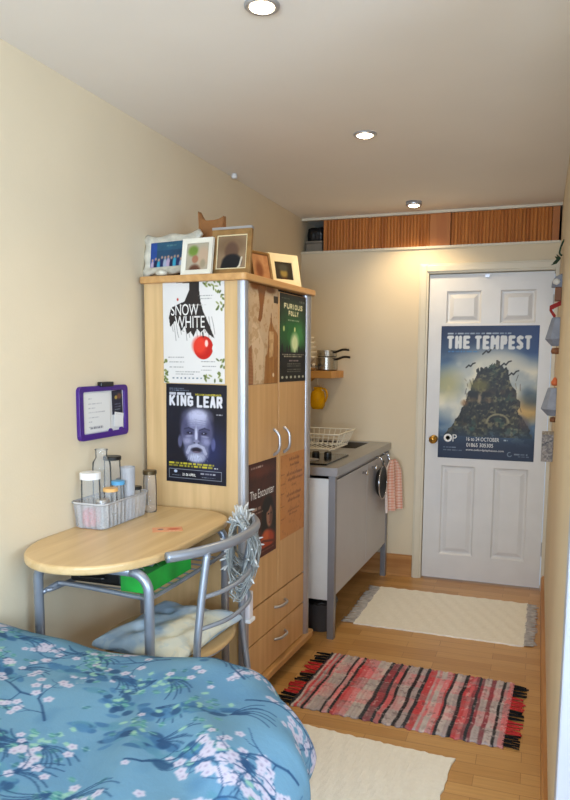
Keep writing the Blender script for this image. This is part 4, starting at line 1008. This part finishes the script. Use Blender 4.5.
bm = bmesh.new(); tube(bm, smoothpath([(-.018, .008, -.006), (-.012, .01, .03), (-.01, .02, .06)], 5), .004, 6); obj('plug_lead', bm, 'plug', fl)
bm = bmesh.new(); box(bm, -.043, .004, -.018, .032, -.119, -.105); obj('plug_foot', bm, 'whitelid', fl, bevel=.003)

# ------------------------------------------------------------------ bed and duvet
bd = thing('bed', 'single bed along the left wall, under the blue flowered duvet', 'bed', (-1.0, .65, 0))
obj('bed_base', NB((-.53, .46, -.98, .93, .16, .28)), 'bedframe', bd, bevel=.01)
obj('mattress', NB((-.525, .455, -.975, .92, .28, .47)), 'mattress', bd, bevel=.04, seg=4)
for x in (-.48, .41):
    for y in (-.92, .87): obj('bed_leg', NB((x - .03, x + .03, y - .03, y + .03, 0, .16)), 'bedframe', bd)
def duvet_pic(wd_m, ln_m):
    p = Pic(540, ln_m / wd_m, (.39, .555, .665)); U = 1 / wd_m        # U: one metre
    n = p.noise(4, 50); p.all(n * .30, (.43, .60, .68)); p.all(np.clip(p.noise(9, 51) - .42, 0, 1) * 1.3, (.27, .45, .62)); p.all(np.clip(p.noise(22, 52, 2) - .60, 0, 1) * 1.6, (.24, .42, .58))
    r = random.Random(21); dk = (.12, .27, .43); md = (.20, .38, .55); hm = p.asp
    def flower(x, y, s=1.):
        a0 = r.uniform(0, 1); s *= .86
        for k in range(5):
            a = a0 + k * 2 * PI / 5; p.disc(x + .0072 * s * U * math.cos(a), y + .0066 * s * U * math.sin(a), .0070 * s * U, .0056 * s * U, (.75, .73, .80), .6, a, .92)
        p.disc(x, y, .004 * s * U, None, (.62, .60, .70), .5)
    def leafs(x, y, nn, spread):
        for k in range(nn):
            xx = x + r.gauss(0, spread) * U; yy = y + r.gauss(0, spread) * U; p.disc(xx, yy, .010 * U, .006 * U, [(.30, .55, .54), (.52, .70, .63), (.22, .44, .50)][k % 3], .3, r.uniform(0, 3), .9)
            p.line([(xx - .01 * U, yy), (xx + .01 * U, yy)], .002 * U, (.66, .79, .74), .6)
    def branch(x, y, ang, L, wdt, depth):
        pts = [(x, y)]; n_ = max(4, int(L / .03))
        for k in range(n_):
            ang += r.uniform(-.5, .5); x += L / n_ * U * math.cos(ang); y += L / n_ * U * math.sin(ang); pts.append((x, y))
            w_ = wdt * (1 - .7 * k / n_)
            if depth and r.random() < .55: branch(x, y, ang + r.choice((-1, 1)) * r.uniform(.5, 1.2), L * .45, wdt * .5, depth - 1)
            if r.random() < .20:
                for _ in range(r.randint(1, 3)): flower(x + r.uniform(-.03, .03) * U, y + r.uniform(-.025, .025) * U, r.uniform(.8, 1.25))
            p.line(pts[-2:], w_ * U, dk, .9)
    def fan(x, y, a):
        for k in range(6):
            b_ = a + (k - 2.5) * .2; L = r.uniform(.06, .11) * U; P = [(x, y)]
            for i in range(1, 7): P.append((x + L * i / 6 * math.cos(b_ + .1 * i), y + L * i / 6 * math.sin(b_ + .1 * i)))
            p.line(P, .0034 * U, dk, .85)
    ys = np.arange(.03, hm, .068)
    for i, y in enumerate(ys):
        for x in np.arange(.03 + .07 * (i % 2), 1, .14):
            xx = x + r.uniform(-.04, .04); yy = y + r.uniform(-.03, .03); kind = (i * 3 + int(x * 7) + r.randint(0, 1)) % 4
            if kind == 0:                                            # gnarled dark rock or trunk
                a = r.uniform(-.4, .4)
                for k in range(34):
                    u_ = r.uniform(-1, 1); px_ = xx + u_ * .075 * math.cos(a) + r.uniform(-.012, .012); py_ = yy + u_ * .075 * math.sin(a) + r.gauss(0, .012) * (1.2 - abs(u_))
                    p.disc(px_, py_, r.uniform(.006, .016), r.uniform(.004, .009), (md, dk, (.27, .46, .62), (.33, .53, .62))[k % 4], .4, a + r.uniform(-.6, .6), .8)
                leafs(xx, yy - .02, 16, .035); fan(xx + .05, yy, r.uniform(-1.2, .2))
            elif kind == 1:
                leafs(xx, yy, 30, .032); fan(xx, yy, r.uniform(-1, 1)); fan(xx - .02, yy, r.uniform(1.5, 3))
                for _ in range(3): flower(xx + r.uniform(-.05, .05), yy + r.uniform(-.04, .04))
            else: branch(xx, yy, r.uniform(-.8, .8) + (PI if kind == 2 else 0), r.uniform(.16, .26), .0065, 2)
    for _ in range(120): flower(r.random(), r.random() * hm, r.uniform(.7, 1.1))
    return p
def duvet():
    xw, yn = XL + .012, -.35                       # wall side, pillow end
    x1, y1, top = -.435, 1.715, .640                 # free side, foot end
    drop = .30; dp = duvet_pic(1.62, 2.5)
    w_, h_ = dp.w, dp.h
    cx = xw + np.linspace(0, 1.62, w_); cy = yn + np.linspace(0, 2.5, h_)[::-1]
    X, Y = np.meshgrid(cx, cy); Rc = .40
    # distance to a rounded rectangle whose left and near sides lie far off
    bx = -4.; by = -4.
    mx, my = (x1 + bx) / 2, (y1 + by) / 2; hx, hy = (x1 - bx) / 2 - Rc, (y1 - by) / 2 - Rc
    qx = np.abs(X - mx) - hx; qy = np.abs(Y - my) - hy
    qx = np.where(X > mx, qx, -1); qy = np.where(Y > my, qy, -1)
    ox = np.maximum(qx, 0); oy = np.maximum(qy, 0); L = np.hypot(ox, oy)
    sd = np.where(L > 0, L, np.maximum(qx, qy)) - Rc
    nx = np.where(L > 1e-6, ox / np.maximum(L, 1e-6), (qx > qy) * 1.); ny = np.where(L > 1e-6, oy / np.maximum(L, 1e-6), (qx <= qy) * 1.)
    R = .15; s = sd + R; ang = np.clip(s / R, 0, PI / 2 + .5)
    hor = np.where(s > 0, R * np.sin(np.clip(ang, 0, PI / 2)), s); down = np.where(s > 0, R * (1 - np.cos(np.clip(ang, 0, PI / 2))), 0)
    ex = np.maximum(s - R * PI / 2, 0); down = down + np.minimum(ex, .14) * .93; hor = hor - np.minimum(ex, .14) * .30
    PX = X + nx * (hor - s); PY = Y + ny * (hor - s)
    th = np.arctan2(ny, nx); k = np.clip(s / .25, 0, 1)
    rip = np.sin(th * 13 + 1.0) * .018 * k * (L > 0) + np.sin((X + Y) * 23) * .006 * k
    PX += nx * rip; PY += ny * rip
    nz = dp.noise(3, 70, 3)[:, :] - .5; nz2 = dp.noise(9, 71, 2) - .5
    Z = top - down + nz * .045 + nz2 * .012 + .012 * np.sin(X * 7 + Y * 4)
    for (fx, fy, fa, fl) in ((-1.15, 1.12, 2.2, .35), (-.72, 1.05, 1.9, .3), (-1.4, .95, 2.4, .3), (-.62, 1.25, 2.3, .25)):     # long soft creases
        u = (X - fx) * math.cos(fa) + (Y - fy) * math.sin(fa); v = -(X - fx) * math.sin(fa) + (Y - fy) * math.cos(fa)
        Z += .017 * np.exp(-(v / .045) ** 2) * np.exp(-(u / fl) ** 2) - .012 * np.exp(-((v - .085) / .045) ** 2) * np.exp(-(u / fl) ** 2)
    PX = np.maximum(PX, xw - .005)
    keep = np.stack([PX, PY, Z], -1)
    # cloth further out than the hem is cut off: it follows the outline, so drop those faces
    me = grid_mesh('duvet', keep, dp.a)
    bm = bmesh.new(); bm.from_mesh(me); hem = (s > R * PI / 2 + .13).reshape(-1); bm.verts.ensure_lookup_table()
    bmesh.ops.delete(bm, geom=[v for v in bm.verts if hem[v.index]], context='VERTS'); bm.to_mesh(me); bm.free()
    return me
o = obj('duvet', duvet(), 'clothprint', smooth=True); s = o.modifiers.new('s', 'SOLIDIFY'); s.thickness = .012; s.offset = -1
tag(o, 'blue duvet printed with white blossom and dark branches, spread over the bed', 'duvet')

# ------------------------------------------------------------------ kitchen unit
KF = Local(-.9476, 3.355, .0234); KD, KL = .585, 1.195
k = thing('kitchen_unit', 'freestanding steel kitchen unit with grey-white doors behind the wardrobe', 'kitchen unit', KF.w(0, 0, 0), -KF.yaw)
for a0, b0 in ((-.036, 0), (-.036, KL - .036), (-KD, 0), (-KD, KL - .036)):
    obj('leg', NB((a0, a0 + .036, b0, b0 + .036, 0, .858)), 'kitchenleg', k, bevel=.002)
sx0, sx1, sy0, sy1 = -.47, -.12, .80, 1.14
bm = NB((-KD - .008, sx0, -.008, KL + .008, .858, .9), (sx1, .012, -.008, KL + .008, .858, .9), (sx0, sx1, -.008, sy0, .858, .9), (sx0, sx1, sy1, KL + .008, .858, .9))
bmesh.ops.remove_doubles(bm, verts=bm.verts[:], dist=1e-5); obj('worktop', bm, 'steel', k)
obj('upstand', NB((-KD - .008, -KD + .004, -.008, KL + .008, .9, .93)), 'steel', k)
bm = bmesh.new(); r1 = rr(sx0, sx1, sy0, sy1, .002, 3); r2 = rr(sx0 + .03, sx1 - .03, sy0 + .03, sy1 - .03, .04, 3)
A_ = [bm.verts.new((x, y, .897)) for x, y in r1]; B_ = [bm.verts.new((x, y, .76)) for x, y in r2]
for i in range(len(A_)): bm.faces.new((A_[i], A_[(i + 1) % len(A_)], B_[(i + 1) % len(A_)], B_[i]))
bm.faces.new(B_[::-1]); o = obj('sink_bowl', bm, 'sink', k, smooth=False)
obj('side_panel', NB((-KD + .036, -.036, .006, .022, .205, .84)), 'white', k)
obj('side_panel', NB((-KD + .036, -.036, KL - .022, KL - .006, .205, .84)), 'white', k)
obj('bottom_panel', NB((-KD + .02, -.024, .022, KL - .022, .205, .225)), 'kitchendoor', k)
obj('back_panel', NB((-KD + .004, -KD + .014, .036, KL - .036, .205, .85)), 'kitchendoor', k)
obj('top_rail', NB((-.034, -.012, .036, KL - .036, .835, .858)), 'kitchenleg', k)
for b0, b1, kb in ((.042, .648, .545), (.654, KL - .042, .765)):
    d = obj('door', NB((-.022, -.004, b0, b1, .232, .832)), 'kitchendoor', k, bevel=.002)
    bm = bmesh.new(); lathe(bm, [(.008, -.004), (.007, .012), (.014, .018), (.014, .028), (0, .031)], kb, .795, 16, axis='X'); obj('knob', bm, 'chrome', d, smooth=True)
d = bpy.data.objects.new('towel_hook', None)
bpy.data.objects.remove(d)
for kb in (.86, 1.05):
    bm = bmesh.new(); tube(bm, smoothpath([(-.012, kb, .846), (.012, kb, .846), (.03, kb, .836), (.036, kb, .815), (.044, kb, .802), (.052, kb, .812)], 4), .004, 8); obj('hook', bm, 'chrome', k, smooth=True)
hb = thing('hob', 'black glass hob set on the near end of the steel worktop', 'hob', KF.w(-.30, .27, .9005), -KF.yaw)
obj('glass_top', NB((-.21, .235, -.215, .19, 0, .009)), 'hobglass', hb, bevel=.002)
for x, y in ((.085, .055), (.155, .055)):
    bm = bmesh.new(); lathe(bm, [(.021, .009), (.021, .028), (.016, .036), (0, .037)], x, y, 20); obj('control_knob', bm, 'black', hb, smooth=False)
for x, y, r in ((-.09, -.06, .075), (.09, -.09, .06), (-.09, .10, .055)):
    bm = bmesh.new(); lathe(bm, [(r - .004, .0093), (r, .0094)], x, y, 32); obj('hob_ring', bm, 'kitchenleg', hb)

# dish rack of white wire
dr = thing('dish_rack', 'white coated wire dish rack on the worktop beside the sink', 'dish rack', KF.w(-.36, .74, .9005), -KF.yaw)
def ringrect(hx, hy, z, r=.02): return [(x, y, z) for x, y in rr(-hx, hx, -hy, hy, r, 4)]
bm = bmesh.new(); tube(bm, ringrect(.205, .185, .105), .004, 6, closed=True); obj('rim_wire', bm, 'whitewire', dr, smooth=True)
bm = bmesh.new(); tube(bm, ringrect(.165, .15, .014), .0035, 6, closed=True); tube(bm, ringrect(.178, .16, .045), .0025, 6, closed=True); obj('base_wire', bm, 'whitewire', dr, smooth=True)
bm = bmesh.new()
for i in range(11):
    x = -.15 + i * .03; X2 = x * 1.22
    tube(bm, [(X2, -.184, .105), (x, -.15, .014), (x, .15, .014), (X2, .184, .105)], .0022, 5)
for i in range(8):
    y = -.12 + i * .0343; Y2 = y * 1.2
    tube(bm, [(-.204, Y2, .105), (-.165, y, .014), (-.165, y, .013)], .0022, 5); tube(bm, [(.204, Y2, .105), (.165, y, .014), (.165, y, .013)], .0022, 5)
obj('basket_wires', bm, 'whitewire', dr)
for x, y in ((-.13, -.12), (.13, -.12), (-.13, .12), (.13, .12)):
    bm = bmesh.new(); tube(bm, [(x, y, 0), (x, y, .012)], .006, 8); obj('foot', bm, 'whitewire', dr)

# pan hanging on the cabinet front
pn = thing('frying_pan', 'dark round pan with a bright rim hanging on the cabinet front', 'pan', KF.w(.030, .86, .692), -KF.yaw)
bm = bmesh.new(); lathe(bm, [(0, -.018), (.075, -.018), (.105, .012), (.101, .013), (.073, -.012), (0, -.012)], 0, 0, 32, axis='X'); obj('pan_body', bm, 'panblack', pn, smooth=True)
bm = bmesh.new(); tube(bm, [(.013, .104 * math.cos(a), .104 * math.sin(a)) for a in [2 * PI * i / 36 for i in range(36)]], .003, 6, closed=True); obj('rim', bm, 'chrome', pn, smooth=True)
bm = bmesh.new(); tube(bm, [(.0125 + .002, 0, .10), (.010, 0, .135)], .006, 8); obj('hang_loop', bm, 'panblack', pn)
# tea towel
q = Pic(60, 2.05, (.88, .68, .60))
for i in range(9): q.rect(i / 9, i / 9 + .05, 0, 2.05, (.90, .82, .78), .8)
for i in range(18): q.rect(0, 1, i * .115, i * .115 + .05, (.78, .46, .38), .5)
q.rect(0, .1, 0, 2.05, (.88, .85, .84), .8); q.rect(.9, 1, 0, 2.05, (.88, .84, .82), .6)
q.all((q.noise(16, 3) > .6) * .4, (.90, .78, .70))
h_, w_ = q.h, q.w; U, V = np.meshgrid(np.linspace(0, 1, w_), np.linspace(0, 1, h_))
sp = .35 + .65 * np.clip(V * 4, 0, 1) ** .6
yy = (U - .5) * .21 * sp; xx = .018 * np.sin(U * 15 + .5) * (.3 + .7 * V) + .012 * V; zz = -V * .33 - .02 * (U - .5) ** 2 * (1 - V)
me = grid_mesh('tea_towel', np.stack([xx, yy, zz], -1), q.a)
o = obj('tea_towel', me, 'clothprint', smooth=True, loc=KF.w(.058, 1.06, .806), rot=(0, 0, -KF.yaw - .35)); s = o.modifiers.new('s', 'SOLIDIFY'); s.thickness = .005
tag(o, 'pink checked tea towel hanging at the far end of the kitchen unit', 'towel')
# bin under the unit
bn = thing('waste_bin', 'small dark grey bin under the near end of the kitchen unit', 'bin', (-1.06, 3.50, 0))
bm = bmesh.new(); lathe(bm, [(.068, 0), (.070, .006), (.086, .145), (.090, .147), (.090, .153), (.082, .153), (.066, .01)], 0, 0, 32); obj('bin_body', bm, 'bin', bn, smooth=False)
bm = bmesh.new(); rg = lathe(bm, [(.079, .12), (.084, .15), (.091, .156), (.089, .166), (.07, .176), (.03, .172), (0, .170)], 0, 0, 30)
for v in bm.verts: v.co.z += .006 * math.sin(14 * math.atan2(v.co.y, v.co.x)) * (math.hypot(v.co.x, v.co.y) > .05); v.co.x += random.uniform(-.002, .002)
obj('bin_liner', bm, 'bag', bn, smooth=True)

# shelf with crockery
sh = thing('wall_shelf', 'short pine shelf on the wall above the kitchen unit', 'shelf', (-1.395, 4.43, 1.323))
obj('board', NB((-.155, .150, -.145, .143, 0, .045)), 'shelfwood', sh, bevel=.002)
bm = bmesh.new(); plate(bm, [(-.155, -.10), (-.155, 0), (-.03, 0)], .10, .12); obj('bracket', bm, 'shelfwood', sh)
ZS = 1.369
def crock(name, x, y, z, prof, m, label, cat, group=None):
    bm = bmesh.new(); lathe(bm, prof, 0, 0, 32); return tag(obj(name, bm, m, smooth=True, loc=(x, y, z)), label, cat, group)
t = thing('frying_pan', 'shallow black pan under the stacked bowls on the shelf', 'pan', (-1.448, 4.362, ZS + .001))
bm = bmesh.new(); lathe(bm, [(0, 0), (.06, 0), (.084, .026), (.080, .028), (.058, .005), (0, .005)], 0, 0, 32); obj('pan_body', bm, 'pansteel', t, smooth=True)
bm = bmesh.new(); lathe(bm, [(.082, .0275), (.082, .031), (.05, .042), (.012, .045), (.012, .05), (0, .05)], 0, 0, 32); obj('lid', bm, 'panblack', t, smooth=True)
bm = bmesh.new(); lathe(bm, [(0, .026), (.009, .028), (.012, .037), (.008, .046), (0, .048)], .072, -.045, 14); obj('lid_knob', bm, 'china', t, smooth=True)
zz_ = ZS + .052
GB = 'white bowls stacked on the shelf'
for i, lab in enumerate(('white china bowl at the bottom of the stack on the shelf', 'white china bowl second from the bottom of the stack', 'white china bowl third from the bottom of the stack', 'white china bowl fourth from the bottom of the stack', 'white china bowl at the top of the stack on the shelf')):
    r = (.078, .077, .074, .068, .062)[i]; hh = .042
    crock('bowl', -1.448, 4.362, zz_, [(0, 0), (r * .5, 0), (r * .55, .004), (r * .9, hh * .7), (r, hh), (r - .004, hh), (r * .5, .006), (0, .006)], 'china', lab, 'bowl', GB); zz_ += .031
GS = 'saucepans on the shelf'
def saucepan(x, y, z, r, h, ang, label, hl):
    t = thing('saucepan', label, 'saucepan', (x, y, z), ang, GS)
    bm = bmesh.new(); lathe(bm, [(0, 0), (r * .9, 0), (r, .006), (r, h), (r - .003, h), (r - .003, .006), (0, .005)], 0, 0, 32); obj('pan_body', bm, 'pansteel', t, smooth=False)
    bm = bmesh.new(); tube(bm, smoothpath([(r - .002, 0, h - .012), (r + .02, 0, h - .010), (r + hl * .6, 0, h + .004), (r + hl, 0, h + .002)], 5), [.006] + [.0075] * 15, 8); obj('handle', bm, 'black', t, smooth=True)
    return t
saucepan(-1.335, 4.482, ZS + .001, .072, .085, -.45, 'steel saucepan with a black handle, lower of the two on the shelf', .125)
saucepan(-1.335, 4.482, ZS + .088, .066, .045, -.5, 'steel saucepan with a black handle, upper of the two on the shelf', .13)
# yellow jug hanging below
j = thing('jug', 'yellow translucent plastic jug hanging below the shelf', 'jug', (-1.345, 4.32, 1.125))
bm = bmesh.new(); lathe(bm, [(0, 0), (.034, 0), (.046, .02), (.05, .06), (.044, .10), (.030, .125), (.030, .14), (.027, .14), (.04, .1), (.045, .06), (.04, .022), (0, .006)], 0, 0, 28); obj('jug_body', bm, 'yellow', j, smooth=True)
bm = bmesh.new(); tube(bm, smoothpath([(.030, 0, .13), (.055, -.01, .125), (.066, -.012, .085), (.048, -.005, .045)], 6), .006, 8); obj('handle', bm, 'yellow', j, smooth=True)
bm = bmesh.new(); tube(bm, smoothpath([(.0, 0, .196), (.0, 0, .165), (.012, 0, .15), (.028, 0, .148), (.034, 0, .16)], 4), .003, 6); obj('hook', bm, 'chrome', j)

# ------------------------------------------------------------------ hanging garland on the right wall
GY = 3.75
gl = thing('wall_garland', 'hanging garland of grey felt lanterns, bird and beads on the right wall', 'garland', (XR - .0008, GY, 0))
def half(prof, seg=5):
    bm = bmesh.new(); lathe(bm, prof, 0, 0, seg, PI / 2, 1.5 * PI)
    # flat back on the wall
    return bm
def gz(p): return p
lan = lambda z0, s: [(0.0, z0), (.040 * s, z0 + .001), (.075 * s, z0 + .035), (.045 * s, z0 + .135), (.040 * s, z0 + .14), (0, z0 + .14)]
bm = bmesh.new(); tube(bm, [(-.010, 0, .84), (-.010, 0, 1.96)], .0022, 6); obj('string', bm, 'string', gl)
bm = bmesh.new(); tube(bm, smoothpath([(0, 0, 2.03), (-.012, 0, 2.0), (-.018, -.005, 1.965), (-.006, 0, 1.955)], 4), .005, 6); obj('hanger', bm, 'leaf', gl)
bm = bmesh.new()
for a in range(5):
    v = [bm.verts.new(p) for p in ((-.01, 0, 1.945), (-.03 - .01 * (a % 2), -.02 + .01 * a, 1.94 + .012 * (a - 2)), (-.055 + .008 * a, -.01 + .008 * a, 1.93 + .01 * (a - 2)))]
    bm.faces.new(v)
o = obj('leaf_sprig', bm, 'leaf', gl); s = o.modifiers.new('s', 'SOLIDIFY'); s.thickness = .003
obj('bird_wing', half([(0, 1.80), (.048, 1.802), (.046, 1.83), (.030, 1.855), (0, 1.868)], 10), 'lantern', gl, smooth=True)
bm = bmesh.new(); lathe(bm, [(0, -.016), (.014, -.01), (.018, 0), (.014, .01), (0, .016)], 0, 0, 12); bmesh.ops.translate(bm, verts=bm.verts[:], vec=(-.026, -.042, 1.825)); obj('bird_face', bm, 'paper', gl, smooth=True)
bm = bmesh.new(); box(bm, -.030, 0, -.03, .03, 1.735, 1.80); obj('wooden_block', bm, 'bead', gl, bevel=.003)
bm = bmesh.new(); P = [(0, -.012, 1.725), (-.052, -.014, 1.700), (-.035, -.012, 1.672), (-.022, -.01, 1.655)]
for a, b_ in zip(P[:-1], P[1:]):
    v = [bm.verts.new((a[0], a[1], a[2] - .012)), bm.verts.new((b_[0], b_[1], b_[2] - .012)), bm.verts.new((b_[0], b_[1], b_[2] + .012)), bm.verts.new((a[0], a[1], a[2] + .012))]; bm.faces.new(v)
o = obj('red_ribbon', bm, 'redribbon', gl); s = o.modifiers.new('s', 'SOLIDIFY'); s.thickness = .004
obj('felt_lantern', half(lan(1.515, .92)), 'lantern', gl)
bm = bmesh.new(); lathe(bm, [(0, 1.475), (.02, 1.477), (.024, 1.49), (.02, 1.505), (0, 1.507)], -.012, 0, 12); obj('bead', bm, 'bead', gl, smooth=True)
bm = bmesh.new(); lathe(bm, [(0, 1.318), (.014, 1.32), (.018, 1.336), (.008, 1.356), (0, 1.362)], -.010, 0, 12); obj('bead', bm, 'orangebead', gl, smooth=True)
obj('felt_lantern', half(lan(1.168, .98)), 'lantern', gl)
bm = bmesh.new(); lathe(bm, [(0, 1.135), (.014, 1.137), (.016, 1.148), (.014, 1.16), (0, 1.162)], -.010, 0, 12); obj('bead', bm, 'bead', gl, smooth=True)
q = Pic(36, 2.6, (.55, .52, .50)); q.all((q.noise(6, 4) > .5) * .7, (.36, .35, .36)); q.rect(0, 1, 0, .3, (.50, .44, .34)); q.line([(.1, 1.2), (.5, .95), (.9, .8)], .12, (.28, .28, .3)); q.all((q.noise(9, 8) > .6) * .5, (.70, .68, .66))
o = sheet('printed_tag', q, .056, .155, gl, (-.058, -.012, .935), th=.004)

# ------------------------------------------------------------------ rugs
def rug_bm(W_, L_, th=.008, n=(40, 28), wob=.004, seed=1):
    r = random.Random(seed); bm = bmesh.new(); g = []
    ex = [r.uniform(-wob, wob) for _ in range(n[0] + 1)]; ey = [r.uniform(-wob, wob) for _ in range(n[1] + 1)]
    for j in range(n[1] + 1):
        g.append([bm.verts.new((-W_ / 2 + W_ * i / n[0] + ey[j] * (1 if i in (0, n[0]) else 0), -L_ / 2 + L_ * j / n[1] + ex[i] * (1 if j in (0, n[1]) else 0), th + .0015 * math.sin(i * 1.7 + j))) for i in range(n[0] + 1)])
    for j in range(n[1]):
        for i in range(n[0]): bm.faces.new((g[j][i], g[j][i + 1], g[j + 1][i + 1], g[j + 1][i]))
    e = [x for x in bm.edges if len(x.link_faces) == 1]; rr_ = bmesh.ops.extrude_edge_only(bm, edges=e)
    for v in rr_['geom']:
        if isinstance(v, bmesh.types.BMVert): v.co.z = .0005
    return bm
def quad_place(t, corners): pass
# far cream rug
t = thing('rug', 'long cream cotton rug with pale tassels in front of the white door', 'rug', (-.455, 3.935, 0), -.012, 'woven rugs on the floor')
obj('woven_body', rug_bm(.89, .665, seed=3), 'rug', t)
R_ = random.Random(8)
def tassels(t, side, xe, L_, ln, n, ms, r=.004, count=2):
    for i in range(n):
        y = -L_ / 2 + L_ * (i + .5) / n; bm = bmesh.new()
        for c_ in range(count):
            yy = y + (c_ - (count - 1) / 2) * L_ / n * .36; l2 = ln * R_.uniform(.8, 1.15); dy = R_.uniform(-.012, .012)
            tube(bm, smoothpath([(side * (xe - .004), yy, .006), (side * (xe + l2 * .5), yy + dy * .4, .0062), (side * (xe + l2), yy + dy, .005)], 3), [r] * 4 + [r * .95] * 3, 5)
        obj('tassel', bm, ms[i % len(ms)] if isinstance(ms, (list, tuple)) else ms, t, smooth=True)
tassels(t, 1, .445, .655, .055, 26, 'rugtassel', .0034); tassels(t, -1, .445, .655, .065, 26, 'rugtassel', .0034)
# red rag rug
t = thing('rug', 'red, pink, black and grey striped rag rug with tasselled ends', 'rug', (-.488, 2.885, 0), -.045, 'woven rugs on the floor')
def rag_pic():
    p = Pic(330, .545 / .83, (.70, .64, .62)); r = random.Random(13); x = 0; X = p.X; Y = p.Y
    cols = [(.76, .71, .71), (.86, .52, .54), (.72, .66, .67), (.78, .28, .30), (.13, .14, .16), (.78, .73, .73), (.88, .58, .60), (.17, .19, .22), (.82, .42, .44), (.52, .24, .28), (.82, .78, .77)]; prev = -1
    wob = (p.noise(7, 60) - .5) * .022
    while x < 1:
        wd_ = r.choice((.010, .014, .020, .026, .034)); i = r.randrange(len(cols))
        if i == prev: continue
        prev = i
        if i in (4, 7): wd_ = min(wd_, .018)
        a = np.clip((X + wob - x) * 330 + .5, 0, 1); p.all(a, cols[i]); x += wd_
    for y0, y1, c_, al in ((0, .09, (.64, .60, .61), .55), (.09, .24, (.86, .36, .40), .50), (.24, .37, (.58, .54, .55), .5), (.37, .52, (.86, .40, .42), .46), (.52, .70, (.62, .58, .58), .55)):
        m = np.clip(.55 + (p.noise(26, int(y0 * 100) + 61) - .5) * 1.6, 0, 1) * al; dark = p.a.max(-1) < .3; p.all(((Y >= y0) & (Y < y1)) * m * np.where(dark, .35, 1), c_)
    p.all(np.clip((p.noise(46, 62, 2) - .66) * 9, 0, 1) * .35, (.36, .28, .29)); p.all(np.clip((p.noise(52, 63, 2) - .68) * 9, 0, 1) * .5, (.88, .80, .78))
    return p
rp = rag_pic(); h_, w_ = rp.h, rp.w; XX, YY = np.meshgrid(np.linspace(-.432, .432, w_), np.linspace(.279, -.279, h_))
edge = .004 * np.sin(XX * 140) * (np.abs(YY) / .2725) ** 8
Zr = .008 + .0016 * np.sin(XX * 380) + .001 * np.sin(YY * 300)
o = obj('woven_body', grid_mesh('woven_body', np.stack([XX, YY + edge, Zr], -1), rp.a), 'clothprint', t, smooth=True); s = o.modifiers.new('s', 'SOLIDIFY'); s.thickness = .007; s.offset = -1
pat = ['blackrag', 'blackrag', 'blackrag', 'redrag', 'redrag', 'redrag', 'redrag', 'blackrag', 'blackrag', 'blackrag', 'redrag', 'redrag', 'redrag', 'redrag', 'blackrag', 'blackrag', 'blackrag', 'blackrag']
tassels(t, 1, .432, .545, .055, 18, pat, .0036, 2); tassels(t, -1, .432, .545, .062, 18, pat, .0036, 2)
# near cream rug
t = thing('rug', 'plain cream rug without tassels lying beside the bed', 'rug', (-.572, 2.02, 0), -.075, 'woven rugs on the floor')
obj('woven_body', rug_bm(.62, .90, .007, seed=5), 'rug', t)

# ------------------------------------------------------------------ light
def area(name, loc, rot, sx, sy, e, c):
    l = bpy.data.lights.new(name, 'AREA'); l.shape = 'RECTANGLE'; l.size = sx; l.size_y = sy; l.energy = e; l.color = c
    o = bpy.data.objects.new(name, l); COL.objects.link(o); o.location = loc; o.rotation_euler = rot; return o
area('window_daylight', ((wx0 + wx1) / 2, YR - .16, (wz0 + wz1) / 2), (-PI / 2 - .15, 0, PI), 1.9, 1.3, 190, (.68, .83, 1.))
area('window_daylight', (XE + .16, (ey0 + ey1) / 2, (ez0 + ez1) / 2), (0, PI / 2, 0), 1.2, 1.8, 100, (.60, .79, 1.))
wd = bpy.data.worlds.new('daylight'); scene.world = wd; wd.use_nodes = True
bg = wd.node_tree.nodes['Background']; bg.inputs[0].default_value = (.62, .78, 1., 1); bg.inputs[1].default_value = .8
scene.view_settings.view_transform = 'Standard'; scene.view_settings.look = 'None'; scene.view_settings.gamma = 1; scene.view_settings.use_curve_mapping = False
scene.view_settings.exposure = -0.17
scene.cycles.transparent_max_bounces = 40
